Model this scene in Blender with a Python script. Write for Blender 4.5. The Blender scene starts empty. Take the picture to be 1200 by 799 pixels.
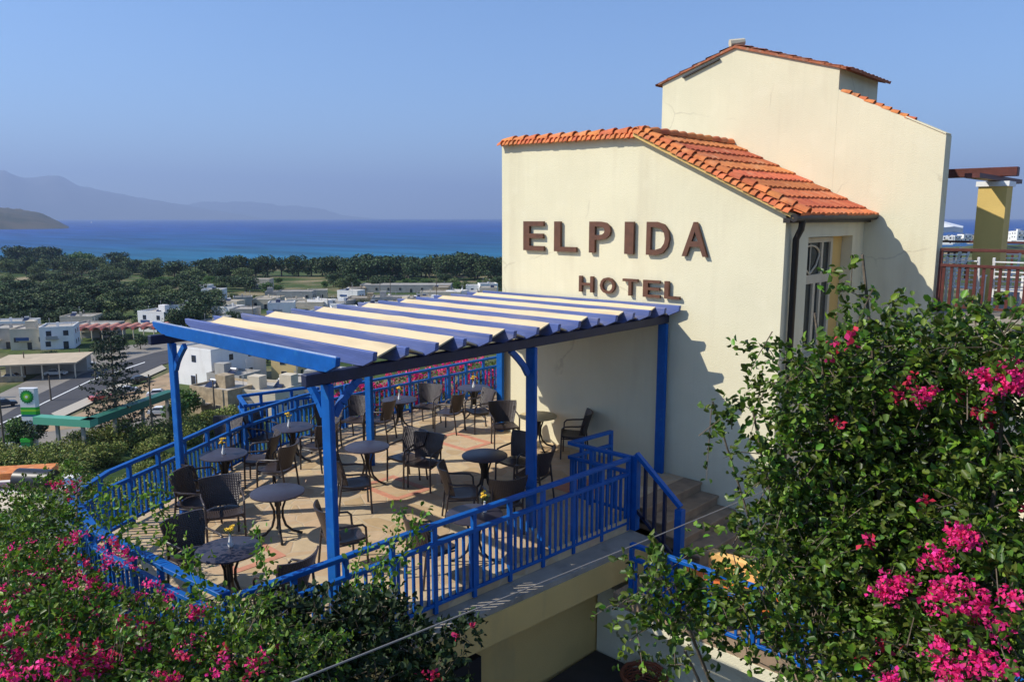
import bpy, bmesh, math, random
import numpy as np
from mathutils import Vector, Matrix
sc = bpy.context.scene
rad = math.radians
# ------------------------------------------------------------------ camera
F, CX, CY, HY = 907.0, 600.0, 399.5, 255.5
PITCH = math.atan((CY - HY) / F); AZ = rad(43.5); H = 4.8
cd = bpy.data.cameras.new('camera'); cam = bpy.data.objects.new('camera', cd)
sc.collection.objects.link(cam); sc.camera = cam
cam.location = (0, 0, H); cam.rotation_euler = (math.pi/2 - PITCH, 0, AZ)
cd.sensor_width = 36; cd.lens = 36 * F / 1200; cd.clip_start = 0.1; cd.clip_end = 80000
# ------------------------------------------------------------------ light
SUN_EL = rad(40.7); LX, LY = .615, .789            # horizontal travel direction of the light
w = bpy.data.worlds.new('World'); sc.world = w; w.use_nodes = True
nt = w.node_tree; sky = nt.nodes.new('ShaderNodeTexSky'); sky.sky_type = 'NISHITA'
sky.sun_disc = False; sky.sun_elevation = SUN_EL; sky.sun_rotation = math.atan2(-LX, -LY)
sky.air_density = 1.0; sky.dust_density = 0.3; sky.ozone_density = 8.0; sky.altitude = 0
nt.links.new(sky.outputs[0], nt.nodes['Background'].inputs[0]); nt.nodes['Background'].inputs[1].default_value = 0.135
sd = bpy.data.lights.new('sun', 'SUN'); sun = bpy.data.objects.new('sun', sd); sc.collection.objects.link(sun)
sd.energy = 4.5; sd.angle = rad(0.5); sd.color = (1, .94, .83)
sun.rotation_euler = Vector((LX*math.cos(SUN_EL), LY*math.cos(SUN_EL), -math.sin(SUN_EL))).to_track_quat('-Z', 'Y').to_euler()
sc.view_settings.view_transform = 'Standard'; sc.view_settings.look = 'None'
sc.view_settings.exposure = 0.42; sc.view_settings.gamma = 1; sc.view_settings.use_curve_mapping = False
sc.cycles.max_bounces = 6; sc.cycles.transparent_max_bounces = 8; sc.cycles.volume_bounces = 0
random.seed(7); rng = np.random.default_rng(7)
# ------------------------------------------------------------------ geometry helpers
def ray(x, y):
    a = (x-CX)/F; b = -(y-CY)/F; c, s = math.cos(PITCH), math.sin(PITCH)
    fw = c + b*s; up = -s + b*c
    return Vector((-math.sin(AZ)*fw + math.cos(AZ)*a, math.cos(AZ)*fw + math.sin(AZ)*a, up))
C0 = Vector((0, 0, H))
def onZ(x, y, z=0): d = ray(x, y); return C0 + d*((z-H)/d.z)
def onY(x, y, Y): d = ray(x, y); return C0 + d*(Y/d.y)
def onX(x, y, X): d = ray(x, y); return C0 + d*(X/d.x)
def at(x, y, dist): return C0 + ray(x, y).normalized()*dist
def zat(x, y, dist): d = ray(x, y); return H + d.z/math.hypot(d.x, d.y)*dist
PR = [0, 14, 24, 40, 60, 100, 112, 170, 350, 700, 800, 60000]
PZ = [-3.6, -4.2, -8.0, -13.0, -18.0, -26.2, -27.0, -28.3, -32.0, -36.2, -39.0, -60]
SEA = -37.2
def gz(x, y): return float(np.interp(math.hypot(x, y), PR, PZ))
def ground(x, y):
    d = ray(x, y); t = 14.0
    while t < 900:
        p = C0 + d*t
        if p.z < gz(p.x, p.y): break
        t *= 1.003
    return Vector((p.x, p.y, gz(p.x, p.y)))

class MB:
    def __init__(s): s.v = []; s.f = []; s.m = []
    def add(s, vs, fs, mi=0):
        o = len(s.v); s.v += [tuple(v) for v in vs]; s.f += [tuple(i+o for i in f) for f in fs]; s.m += [mi]*len(fs); return s
    def box(s, x0, x1, y0, y1, z0, z1, mi=0):
        return s.add([(x0,y0,z0),(x1,y0,z0),(x1,y1,z0),(x0,y1,z0),(x0,y0,z1),(x1,y0,z1),(x1,y1,z1),(x0,y1,z1)],
                     [(3,2,1,0),(4,5,6,7),(0,1,5,4),(1,2,6,5),(2,3,7,6),(3,0,4,7)], mi)
    def cbox(s, c, sx, sy, sz, mi=0, rz=0):
        cs, sn = math.cos(rz), math.sin(rz); vs = []
        for dz in (-.5, .5):
            for dx, dy in ((-.5,-.5),(.5,-.5),(.5,.5),(-.5,.5)):
                x, y = dx*sx, dy*sy; vs.append((c[0]+x*cs-y*sn, c[1]+x*sn+y*cs, c[2]+dz*sz))
        return s.add(vs, [(3,2,1,0),(4,5,6,7),(0,1,5,4),(1,2,6,5),(2,3,7,6),(3,0,4,7)], mi)
    def beam(s, p, q, w, h, mi=0):
        p, q = Vector(p), Vector(q); d = (q-p).normalized()
        sd = d.cross(Vector((0,0,1)))
        if sd.length < 1e-4: sd = Vector((1,0,0))
        sd.normalize(); up = sd.cross(d)
        vs = [e + sd*a*w/2 + up*b*h/2 for e in (p, q) for a, b in ((-1,-1),(1,-1),(1,1),(-1,1))]
        return s.add(vs, [(0,1,2,3),(7,6,5,4),(4,5,1,0),(5,6,2,1),(6,7,3,2),(7,4,0,3)], mi)
    def tube(s, pts, r, n=8, mi=0, cap=True):
        pts = [Vector(p) for p in pts]; k = len(pts)
        rs = r if isinstance(r, (list, tuple)) else [r]*k
        vs = []; ref = None
        for i, p in enumerate(pts):
            d = (pts[min(i+1, k-1)] - pts[max(i-1, 0)]).normalized()
            if ref is None:
                ref = d.orthogonal().normalized()
            ref = (ref - d*ref.dot(d)); ref.normalize(); b = d.cross(ref)
            for j in range(n):
                a = 2*math.pi*j/n; vs.append(p + (ref*math.cos(a)+b*math.sin(a))*rs[i])
        fs = [(i*n+j, i*n+(j+1) % n, (i+1)*n+(j+1) % n, (i+1)*n+j) for i in range(k-1) for j in range(n)]
        if cap: fs += [tuple(range(n-1,-1,-1)), tuple((k-1)*n+j for j in range(n))]
        return s.add(vs, fs, mi)
    def lathe(s, prof, c=(0,0,0), n=24, mi=0):
        vs = [(c[0]+r*math.cos(2*math.pi*j/n), c[1]+r*math.sin(2*math.pi*j/n), c[2]+z) for r, z in prof for j in range(n)]
        k = len(prof)
        fs = [(i*n+j, i*n+(j+1) % n, (i+1)*n+(j+1) % n, (i+1)*n+j) for i in range(k-1) for j in range(n)]
        fs += [tuple(range(n-1,-1,-1)), tuple((k-1)*n+j for j in range(n))]
        return s.add(vs, fs, mi)
    def prism(s, poly, axis, a, b, mi=0):
        """poly = 2D outline (counter clockwise), extruded along axis from a to b"""
        def P(u, v, t): return {'y': (u, t, v), 'x': (t, u, v), 'z': (u, v, t)}[axis]
        n = len(poly); vs = [P(u, v, a) for u, v in poly] + [P(u, v, b) for u, v in poly]
        return s.add(vs, [tuple(range(n)), tuple(range(2*n-1, n-1, -1))] + [(i, i+n, (i+1) % n + n, (i+1) % n) for i in range(n)], mi)
    def build(s, name, mats, parent=None, smooth=False, bevel=0):
        me = bpy.data.meshes.new(name); me.from_pydata(s.v, [], s.f)
        mats = mats if isinstance(mats, (list, tuple)) else [mats]
        for m in mats: me.materials.append(m)
        if len(mats) > 1: me.polygons.foreach_set('material_index', s.m)
        bm = bmesh.new(); bm.from_mesh(me); bmesh.ops.recalc_face_normals(bm, faces=bm.faces); bm.to_mesh(me); bm.free()
        if smooth:
            me.polygons.foreach_set('use_smooth', [True]*len(me.polygons))
            try: me.set_sharp_from_angle(angle=rad(40))
            except Exception: pass
        me.update(); o = bpy.data.objects.new(name, me); sc.collection.objects.link(o)
        if parent:
            o.parent = parent; o.location = -Vector(parent.get('_o', (0,0,0)))
        if bevel:
            b = o.modifiers.new('bevel', 'BEVEL'); b.width = bevel; b.segments = 1; b.limit_method = 'ANGLE'
        return o
def tag(o, label=None, cat=None, group=None, kind=None):
    if label: o['label'] = label
    if cat: o['category'] = cat
    if group: o['group'] = group
    if kind: o['kind'] = kind
    return o
def empty(name, loc=(0,0,0), label=None, cat=None, group=None, rz=0):
    """parts of a thing are modelled in world coordinates and shifted back by the thing's base"""
    o = bpy.data.objects.new(name, None); sc.collection.objects.link(o); o.empty_display_size = .2
    o.location = loc; o.rotation_euler.z = rz; o['_o'] = tuple(loc)
    return tag(o, label, cat, group)
def local_empty(name, label=None, cat=None, group=None):
    o = bpy.data.objects.new(name, None); sc.collection.objects.link(o); return tag(o, label, cat, group)
def copy_tree(o, parent=None):
    c = o.copy(); sc.collection.objects.link(c)
    if parent: c.parent = parent
    for ch in list(o.children): copy_tree(ch, c)
    return c
# ------------------------------------------------------------------ materials
def mat(name, col, rough=.7, metal=0, noise=0, nscale=3, col2=None, bump=0, bscale=40, spec=.5, detail=4, island=0, transl=0, stretch=None, emis=0):
    m = bpy.data.materials.new(name); m.use_nodes = True; t = m.node_tree; b = t.nodes['Principled BSDF']
    b.inputs['Base Color'].default_value = (*col, 1); b.inputs['Roughness'].default_value = rough
    b.inputs['Metallic'].default_value = metal; b.inputs['Specular IOR Level'].default_value = spec
    tc = t.nodes.new('ShaderNodeTexCoord'); vec = tc.outputs['Object']
    if stretch:
        mp = t.nodes.new('ShaderNodeMapping'); mp.inputs['Scale'].default_value = stretch; t.links.new(vec, mp.inputs[0]); vec = mp.outputs[0]
    last = None
    if noise or col2:
        n = t.nodes.new('ShaderNodeTexNoise'); n.inputs['Scale'].default_value = nscale; n.inputs['Detail'].default_value = detail
        t.links.new(vec, n.inputs['Vector'])
        r = t.nodes.new('ShaderNodeValToRGB'); r.color_ramp.elements[0].position = .35; r.color_ramp.elements[1].position = .65
        c2 = col2 or tuple(min(1, c*(1-noise)) for c in col)
        r.color_ramp.elements[0].color = (*c2, 1); r.color_ramp.elements[1].color = (*col, 1)
        t.links.new(n.outputs[0], r.inputs[0]); last = r.outputs[0]
    if island:
        g = t.nodes.new('ShaderNodeNewGeometry'); hs = t.nodes.new('ShaderNodeHueSaturation')
        mr = t.nodes.new('ShaderNodeMapRange'); mr.inputs[3].default_value = 1-island; mr.inputs[4].default_value = 1+island
        t.links.new(g.outputs['Random Per Island'], mr.inputs[0]); t.links.new(mr.outputs[0], hs.inputs['Value'])
        mr2 = t.nodes.new('ShaderNodeMapRange'); mr2.inputs[3].default_value = .5+island*.06; mr2.inputs[4].default_value = .5-island*.06
        mm = t.nodes.new('ShaderNodeMath'); mm.operation = 'FRACT'; mu = t.nodes.new('ShaderNodeMath'); mu.operation = 'MULTIPLY'; mu.inputs[1].default_value = 17.3
        t.links.new(g.outputs['Random Per Island'], mu.inputs[0]); t.links.new(mu.outputs[0], mm.inputs[0]); t.links.new(mm.outputs[0], mr2.inputs[0]); t.links.new(mr2.outputs[0], hs.inputs['Hue'])
        if last: t.links.new(last, hs.inputs['Color'])
        else: hs.inputs['Color'].default_value = (*col, 1)
        last = hs.outputs[0]
    if last: t.links.new(last, b.inputs['Base Color'])
    if bump:
        n2 = t.nodes.new('ShaderNodeTexNoise'); n2.inputs['Scale'].default_value = bscale; n2.inputs['Detail'].default_value = 6
        t.links.new(vec, n2.inputs['Vector']); bp = t.nodes.new('ShaderNodeBump'); bp.inputs['Strength'].default_value = bump; bp.inputs['Distance'].default_value = .02
        t.links.new(n2.outputs[0], bp.inputs['Height']); t.links.new(bp.outputs[0], b.inputs['Normal'])
    if transl:
        tr = t.nodes.new('ShaderNodeBsdfTranslucent'); mx = t.nodes.new('ShaderNodeMixShader'); mx.inputs[0].default_value = transl
        if last: t.links.new(last, tr.inputs[0])
        else: tr.inputs[0].default_value = (*col, 1)
        t.links.new(b.outputs[0], mx.inputs[1]); t.links.new(tr.outputs[0], mx.inputs[2])
        t.links.new(mx.outputs[0], t.nodes['Material Output'].inputs[0])
    return m
def wear(m, col, scale, amount, stretch=(1,1,1), coord='Object', lo=.55, hi=.75):
    """adds stains with a shape of their own over a material's colour"""
    t = m.node_tree; b = t.nodes['Principled BSDF']; inp = b.inputs['Base Color']
    tc = t.nodes.new('ShaderNodeTexCoord'); mp = t.nodes.new('ShaderNodeMapping'); mp.inputs['Scale'].default_value = stretch
    n = t.nodes.new('ShaderNodeTexNoise'); n.inputs['Scale'].default_value = scale; n.inputs['Detail'].default_value = 8
    r = t.nodes.new('ShaderNodeMapRange'); r.inputs[1].default_value = lo; r.inputs[2].default_value = hi; r.inputs[4].default_value = amount
    mx = t.nodes.new('ShaderNodeMix'); mx.data_type = 'RGBA'
    t.links.new(tc.outputs[coord], mp.inputs[0]); t.links.new(mp.outputs[0], n.inputs['Vector']); t.links.new(n.outputs[0], r.inputs[0]); t.links.new(r.outputs[0], mx.inputs[0])
    if inp.is_linked: t.links.new(inp.links[0].from_socket, mx.inputs[6])
    else: mx.inputs[6].default_value = inp.default_value
    mx.inputs[7].default_value = (*col, 1); t.links.new(mx.outputs[2], inp)
    return m
M = {}
M['stucco'] = wear(wear(mat('cream_stucco', (.77,.71,.50), .92, noise=.06, nscale=.8, bump=.35, bscale=55, spec=.1), (.52,.44,.30), .9, .35, (2.2,2.2,.35)), (.82,.76,.56), 2.5, .3)
def cracks(m, scale, seed):
    t = m.node_tree; b = t.nodes['Principled BSDF']; inp = b.inputs['Base Color']
    tc = t.nodes.new('ShaderNodeTexCoord'); mp = t.nodes.new('ShaderNodeMapping'); mp.inputs['Location'].default_value = (seed, seed*2, seed)
    nz_ = t.nodes.new('ShaderNodeTexNoise'); nz_.inputs['Scale'].default_value = 2.5; nz_.inputs['Detail'].default_value = 8
    ad = t.nodes.new('ShaderNodeVectorMath'); ad.operation = 'MULTIPLY_ADD'; ad.inputs[1].default_value = (.35,.35,.35)
    vo = t.nodes.new('ShaderNodeTexVoronoi'); vo.feature = 'DISTANCE_TO_EDGE'; vo.inputs['Scale'].default_value = scale
    r = t.nodes.new('ShaderNodeMapRange'); r.inputs[1].default_value = .0; r.inputs[2].default_value = .006; r.inputs[3].default_value = 1; r.inputs[4].default_value = 0
    n2 = t.nodes.new('ShaderNodeTexNoise'); n2.inputs['Scale'].default_value = .7; r2 = t.nodes.new('ShaderNodeMapRange'); r2.inputs[1].default_value = .5; r2.inputs[2].default_value = .6; r2.inputs[4].default_value = .32
    mu = t.nodes.new('ShaderNodeMath'); mu.operation = 'MULTIPLY'; mx = t.nodes.new('ShaderNodeMix'); mx.data_type = 'RGBA'
    L_ = t.links.new; L_(tc.outputs['Object'], mp.inputs[0]); L_(mp.outputs[0], nz_.inputs['Vector']); L_(nz_.outputs['Color'], ad.inputs[0]); L_(mp.outputs[0], ad.inputs[2]); L_(ad.outputs[0], vo.inputs['Vector'])
    L_(mp.outputs[0], n2.inputs['Vector']); L_(vo.outputs[0], r.inputs[0]); L_(n2.outputs[0], r2.inputs[0]); L_(r.outputs[0], mu.inputs[0]); L_(r2.outputs[0], mu.inputs[1]); L_(mu.outputs[0], mx.inputs[0])
    L_(inp.links[0].from_socket, mx.inputs[6]); mx.inputs[7].default_value = (.30,.24,.16,1); L_(mx.outputs[2], inp); return m
cracks(M['stucco'], .30, 5.3)
wear(M['stucco'], (.60,.56,.40), 5, .18, (3,3,.12), lo=.5, hi=.8)
M['stucco2'] = wear(mat('ochre_stucco', (.72,.49,.18), .92, noise=.1, nscale=.9, bump=.35, bscale=55, spec=.1), (.40,.30,.15), 1.1, .5, (2,2,.4))
M['blue'] = wear(mat('blue_paint', (.005,.105,.40), .5, noise=.18, nscale=5, bump=.12, bscale=30, spec=.25), (.02,.16,.40), 9, .5, (1,1,1), lo=.6, hi=.7)
M['rafter'] = wear(mat('faded_blue_paint', (.09,.135,.36), .6, noise=.25, nscale=3, bump=.25, bscale=30, stretch=(.3,3,3)), (.22,.22,.32), 2.2, .7, (.35,4,4), lo=.5, hi=.7)
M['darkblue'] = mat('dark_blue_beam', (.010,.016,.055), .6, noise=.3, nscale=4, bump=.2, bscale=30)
M['canvas'] = wear(mat('cream_canopy', (.76,.60,.36), .85, noise=.06, nscale=2, bump=.15, bscale=60), (.50,.38,.22), 2.0, .6, (.5,2,2), lo=.5, hi=.75)
M['tile'] = wear(wear(mat('clay_tile', (.70,.21,.065), .85, col2=(.52,.13,.045), nscale=4, bump=.3, bscale=40, island=.18), (.70,.42,.22), 3.0, .5), (.13,.07,.05), 7, .5, lo=.62, hi=.75)
M['tile2'] = wear(mat('weathered_tile', (.48,.15,.06), .85, col2=(.28,.09,.05), nscale=9, bump=.3, bscale=40), (.45,.33,.22), 12, .8)
M['darkpipe'] = mat('dark_brown_metal', (.025,.018,.014), .5, noise=.3)
M['letter'] = mat('brown_letter', (.13,.050,.025), .6, noise=.25, nscale=9)
M['frame'] = mat('cream_wood', (.62,.55,.40), .6, noise=.1)
M['glass'] = mat('dark_glass', (.015,.018,.02), .08, spec=.8)
M['rattan'] = None
M['slate'] = mat('slate_tabletop', (.045,.042,.062), .42, noise=.15, nscale=20)
M['iron'] = mat('black_iron', (.012,.011,.012), .45)
M['concrete'] = wear(mat('grey_concrete', (.36,.32,.26), .9, noise=.2, nscale=3, bump=.4, bscale=30), (.12,.11,.09), 2.6, .7)
M['step'] = wear(mat('stone_step', (.36,.25,.155), .9, noise=.25, nscale=5, bump=.3, bscale=30), (.16,.12,.09), 4, .6)
M['white'] = mat('white_ceramic', (.8,.8,.78), .4)
M['yellow'] = mat('yellow_petal', (.85,.55,.03), .6)
M['bark'] = mat('grey_bark', (.17,.13,.09), .9, noise=.4, nscale=9, bump=.5, bscale=25)
M['leaf'] = mat('glossy_leaf', (.085,.135,.022), .42, island=.6, transl=.28, spec=.4)
M['leafL'] = mat('light_leaf', (.13,.24,.020), .45, island=.5, transl=.3, spec=.4)
M['shadeleaf'] = mat('shade_darkened_leaf', (.022,.042,.012), .5, island=.6, transl=.1, spec=.25)  # creeper leaf: shade below the slab is put into this dark green
M['bract'] = mat('magenta_bract', (.88,.035,.26), .6, island=.3, transl=.35)
M['bractdry'] = mat('faded_bract', (.55,.02,.10), .7, island=.3, transl=.3)
M['brownwood'] = mat('red_brown_wood', (.12,.028,.018), .5, noise=.3, nscale=8)
def rattan():
    m = mat('brown_rattan', (.045,.034,.033), .38, spec=.55); t = m.node_tree; b = t.nodes['Principled BSDF']
    tc = t.nodes.new('ShaderNodeTexCoord'); wv = t.nodes.new('ShaderNodeTexWave'); wv.bands_direction = 'Z'; wv.inputs['Scale'].default_value = 14; wv.inputs['Distortion'].default_value = 1.5
    w2 = t.nodes.new('ShaderNodeTexWave'); w2.bands_direction = 'Y'; w2.inputs['Scale'].default_value = 11
    mm = t.nodes.new('ShaderNodeMath'); mm.operation = 'MULTIPLY'
    t.links.new(tc.outputs['Object'], wv.inputs[0]); t.links.new(tc.outputs['Object'], w2.inputs[0]); t.links.new(wv.outputs[1], mm.inputs[0]); t.links.new(w2.outputs[1], mm.inputs[1])
    bp = t.nodes.new('ShaderNodeBump'); bp.inputs['Strength'].default_value = .7; bp.inputs['Distance'].default_value = .008
    t.links.new(mm.outputs[0], bp.inputs['Height']); t.links.new(bp.outputs[0], b.inputs['Normal']); return m
M['rattan'] = rattan()
def paving():
    m = bpy.data.materials.new('stone_paving'); m.use_nodes = True; t = m.node_tree; b = t.nodes['Principled BSDF']; b.inputs['Roughness'].default_value = .85
    tc = t.nodes.new('ShaderNodeTexCoord'); vo = t.nodes.new('ShaderNodeTexVoronoi'); vo.feature = 'DISTANCE_TO_EDGE'; vo.inputs['Scale'].default_value = 2.6
    vc = t.nodes.new('ShaderNodeTexVoronoi'); vc.inputs['Scale'].default_value = 2.6
    t.links.new(tc.outputs['Object'], vo.inputs['Vector']); t.links.new(tc.outputs['Object'], vc.inputs['Vector'])
    sp = t.nodes.new('ShaderNodeSeparateColor'); t.links.new(vc.outputs['Color'], sp.inputs[0])
    r = t.nodes.new('ShaderNodeValToRGB'); r.color_ramp.elements[0].color = (.55,.39,.21,1); r.color_ramp.elements[1].color = (.72,.54,.31,1)
    e = r.color_ramp.elements.new(.45); e.color = (.66,.46,.28,1); e = r.color_ramp.elements.new(.75); e.color = (.63,.49,.30,1)
    t.links.new(sp.outputs[0], r.inputs[0])
    n = t.nodes.new('ShaderNodeTexNoise'); n.inputs['Scale'].default_value = 7; n.inputs['Detail'].default_value = 6; t.links.new(tc.outputs['Object'], n.inputs['Vector'])
    m1 = t.nodes.new('ShaderNodeMix'); m1.data_type = 'RGBA'; m1.blend_type = 'MULTIPLY'; m1.inputs[0].default_value = .35; t.links.new(r.outputs[0], m1.inputs[6]); t.links.new(n.outputs[0], m1.inputs[7])
    mr = t.nodes.new('ShaderNodeMapRange'); mr.inputs[1].default_value = 0; mr.inputs[2].default_value = .045; t.links.new(vo.outputs[0], mr.inputs[0])
    m2 = t.nodes.new('ShaderNodeMix'); m2.data_type = 'RGBA'; t.links.new(mr.outputs[0], m2.inputs[0]); m2.inputs[6].default_value = (.50,.40,.27,1); t.links.new(m1.outputs[2], m2.inputs[7])
    t.links.new(m2.outputs[2], b.inputs['Base Color'])
    bp = t.nodes.new('ShaderNodeBump'); bp.inputs['Strength'].default_value = .4; bp.inputs['Distance'].default_value = .01; t.links.new(mr.outputs[0], bp.inputs['Height']); t.links.new(bp.outputs[0], b.inputs['Normal'])
    return m
M['paving'] = paving()
# ================================================================== SETTING
def ground_mat():
    m = bpy.data.materials.new('dry_ground'); m.use_nodes = True; t = m.node_tree; b = t.nodes['Principled BSDF']; b.inputs['Roughness'].default_value = .95; b.inputs['Specular IOR Level'].default_value = .1
    tc = t.nodes.new('ShaderNodeTexCoord'); n = t.nodes.new('ShaderNodeTexNoise'); n.inputs['Scale'].default_value = .035; n.inputs['Detail'].default_value = 9; t.links.new(tc.outputs['Object'], n.inputs['Vector'])
    r = t.nodes.new('ShaderNodeValToRGB'); els = r.color_ramp.elements; els[0].position = .36; els[0].color = (.035,.065,.02,1); els[1].position = .68; els[1].color = (.30,.24,.14,1)
    e = els.new(.5); e.color = (.07,.10,.03,1); e = els.new(.6); e.color = (.17,.15,.08,1)
    n2 = t.nodes.new('ShaderNodeTexNoise'); n2.inputs['Scale'].default_value = .8; n2.inputs['Detail'].default_value = 8; t.links.new(tc.outputs['Object'], n2.inputs['Vector'])
    m1 = t.nodes.new('ShaderNodeMix'); m1.data_type = 'RGBA'; m1.blend_type = 'OVERLAY'; m1.inputs[0].default_value = .6
    t.links.new(n.outputs[0], r.inputs[0]); t.links.new(r.outputs[0], m1.inputs[6]); t.links.new(n2.outputs[0], m1.inputs[7]); t.links.new(m1.outputs[2], b.inputs['Base Color'])
    return m
M['ground'] = ground_mat()
g = MB(); NA = 96; rr = [0.5, 6, 10, 14, 19, 24, 32, 40, 50, 60, 80, 100, 112, 140, 170, 230, 350, 500, 700, 800, 1500]
g.v = [(r*math.cos(2*math.pi*k/NA), r*math.sin(2*math.pi*k/NA), float(np.interp(r, PR, PZ))) for r in rr for k in range(NA)]
g.f = [(i*NA+k, i*NA+(k+1) % NA, (i+1)*NA+(k+1) % NA, (i+1)*NA+k) for i in range(len(rr)-1) for k in range(NA)] + [tuple(range(NA-1,-1,-1))]; g.m = [0]*len(g.f)
tag(g.build('ground', M['ground']), kind='structure')
def sea_mat():
    m = bpy.data.materials.new('sea_water'); m.use_nodes = True; t = m.node_tree; b = t.nodes['Principled BSDF']
    b.inputs['Roughness'].default_value = .55; b.inputs['Specular IOR Level'].default_value = .18
    tc = t.nodes.new('ShaderNodeTexCoord'); ln = t.nodes.new('ShaderNodeVectorMath'); ln.operation = 'LENGTH'; t.links.new(tc.outputs['Object'], ln.inputs[0])
    n0 = t.nodes.new('ShaderNodeTexNoise'); n0.inputs['Scale'].default_value = .0025; n0.inputs['Detail'].default_value = 4; t.links.new(tc.outputs['Object'], n0.inputs['Vector'])
    ad = t.nodes.new('ShaderNodeMath'); ad.operation = 'MULTIPLY_ADD'; ad.inputs[1].default_value = 900; t.links.new(n0.outputs[0], ad.inputs[0]); t.links.new(ln.outputs['Value'], ad.inputs[2])
    mr = t.nodes.new('ShaderNodeMapRange'); mr.inputs[1].default_value = 1100; mr.inputs[2].default_value = 3600; t.links.new(ad.outputs[0], mr.inputs[0])
    r = t.nodes.new('ShaderNodeValToRGB'); els = r.color_ramp.elements; els[0].color = (.012,.13,.22,1); els[1].color = (.012,.06,.25,1); e = els.new(.3); e.color = (.010,.075,.20,1)
    t.links.new(mr.outputs[0], r.inputs[0])
    mp = t.nodes.new('ShaderNodeMapping'); mp.inputs['Rotation'].default_value = (0,0,-AZ); mp.inputs['Scale'].default_value = (.004,.02,1); t.links.new(tc.outputs['Object'], mp.inputs[0])
    n = t.nodes.new('ShaderNodeTexNoise'); n.inputs['Scale'].default_value = 1; n.inputs['Detail'].default_value = 8; t.links.new(mp.outputs[0], n.inputs['Vector'])
    hv = t.nodes.new('ShaderNodeHueSaturation'); m3 = t.nodes.new('ShaderNodeMapRange'); m3.inputs[1].default_value = .3; m3.inputs[2].default_value = .7; m3.inputs[3].default_value = .62; m3.inputs[4].default_value = 1.38
    t.links.new(n.outputs[0], m3.inputs[0]); t.links.new(m3.outputs[0], hv.inputs['Value']); t.links.new(r.outputs[0], hv.inputs['Color']); t.links.new(hv.outputs[0], b.inputs['Base Color'])
    bp = t.nodes.new('ShaderNodeBump'); bp.inputs['Strength'].default_value = .4; bp.inputs['Distance'].default_value = 2; t.links.new(n.outputs[0], bp.inputs['Height']); t.links.new(bp.outputs[0], b.inputs['Normal'])
    return m
s = MB(); s.v = [(r*math.cos(2*math.pi*k/64), r*math.sin(2*math.pi*k/64), SEA) for r in (600, 1500, 5000, 15000, 34000) for k in range(64)]
s.f = [(i*64+k, i*64+(k+1) % 64, (i+1)*64+(k+1) % 64, (i+1)*64+k) for i in range(4) for k in range(64)]; s.m = [0]*len(s.f)
tag(s.build('sea', sea_mat()), kind='structure')
# islands: ridges with real depth
def ridge(name, prof, dist, base_y, mtl, depth, seed, nx=140, nd=14):
    r_ = random.Random(seed); xs = np.linspace(prof[0][0], prof[-1][0], nx); ys = np.interp(xs, [p[0] for p in prof], [p[1] for p in prof])
    mb = MB(); from mathutils import noise as nz
    for j in range(nd+1):
        t = j/nd
        for i in range(nx):
            d = ray(xs[i], HY); d = Vector((d.x, d.y, 0)); d.normalize()
            hgt = max(0, zat(xs[i], ys[i], dist) - SEA)
            prof_t = math.sin(math.pi*t)**.75 if t <= .5 else math.cos(math.pi*(t-.5))
            q = d*(dist + (t-.5)*depth)
            nn = nz.fractal(Vector((q.x, q.y, seed*97))*(5.5/dist)*3, 0.6, 2.1, 6)
            mb.v.append((q.x, q.y, SEA - 6 + max(0, hgt)*prof_t*(1 + .16*nn*(1-abs(2*t-1)*.3)) ))
    mb.f = [(j*nx+i, j*nx+i+1, (j+1)*nx+i+1, (j+1)*nx+i) for j in range(nd) for i in range(nx-1)]; mb.m = [0]*len(mb.f)
    return tag(mb.build(name, mtl, smooth=True), kind='structure')
M['hill'] = mat('bare_hillside', (.085,.075,.055), .95, col2=(.035,.045,.03), nscale=.012, detail=9)
M['hillfar'] = mat('rocky_mountain', (.12,.115,.10), .95, col2=(.08,.08,.065), nscale=.002, detail=9)
ridge('headland', [(-200,232),(-60,236),(0,241),(25,245),(50,251),(68,258),(80,264.5),(86,267.5)], 4200, 265, M['hill'], 1500, 3)
ridge('mountain_range', [(-350,212),(-200,206),(-80,214),(-20,203),(0,197.5),(12,198),(35,209),(50,211),(68,207.5),(84,212),(100,217),(120,220),(150,228),(180,234),(200,238),(240,244),(280,250),(310,256),(330,259)], 25000, 255, M['hillfar'], 7000, 5)
ridge('far_hills', [(180,250),(215,242),(240,236),(275,235),(300,238),(340,242),(380,246),(400,252),(430,255),(460,258)], 31000, 255, M['hillfar'], 4000, 9)
# haze: one box of even thin air round everything but the sky
hz = MB(); hz.box(-36000, 36000, -36000, 36000, -62, 1950)
vm = bpy.data.materials.new('thin_haze'); vm.use_nodes = True; t = vm.node_tree; t.nodes.clear()
vo = t.nodes.new('ShaderNodeVolumePrincipled'); vo.inputs['Color'].default_value = (.50,.66,1,1); vo.inputs['Density'].default_value = 8e-5; vo.inputs['Anisotropy'].default_value = .1
ou = t.nodes.new('ShaderNodeOutputMaterial'); t.links.new(vo.outputs[0], ou.inputs['Volume'])
hzo = tag(hz.build('haze', vm), kind='stuff')
# ================================================================== TERRACE
Yw = 12.36
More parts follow.
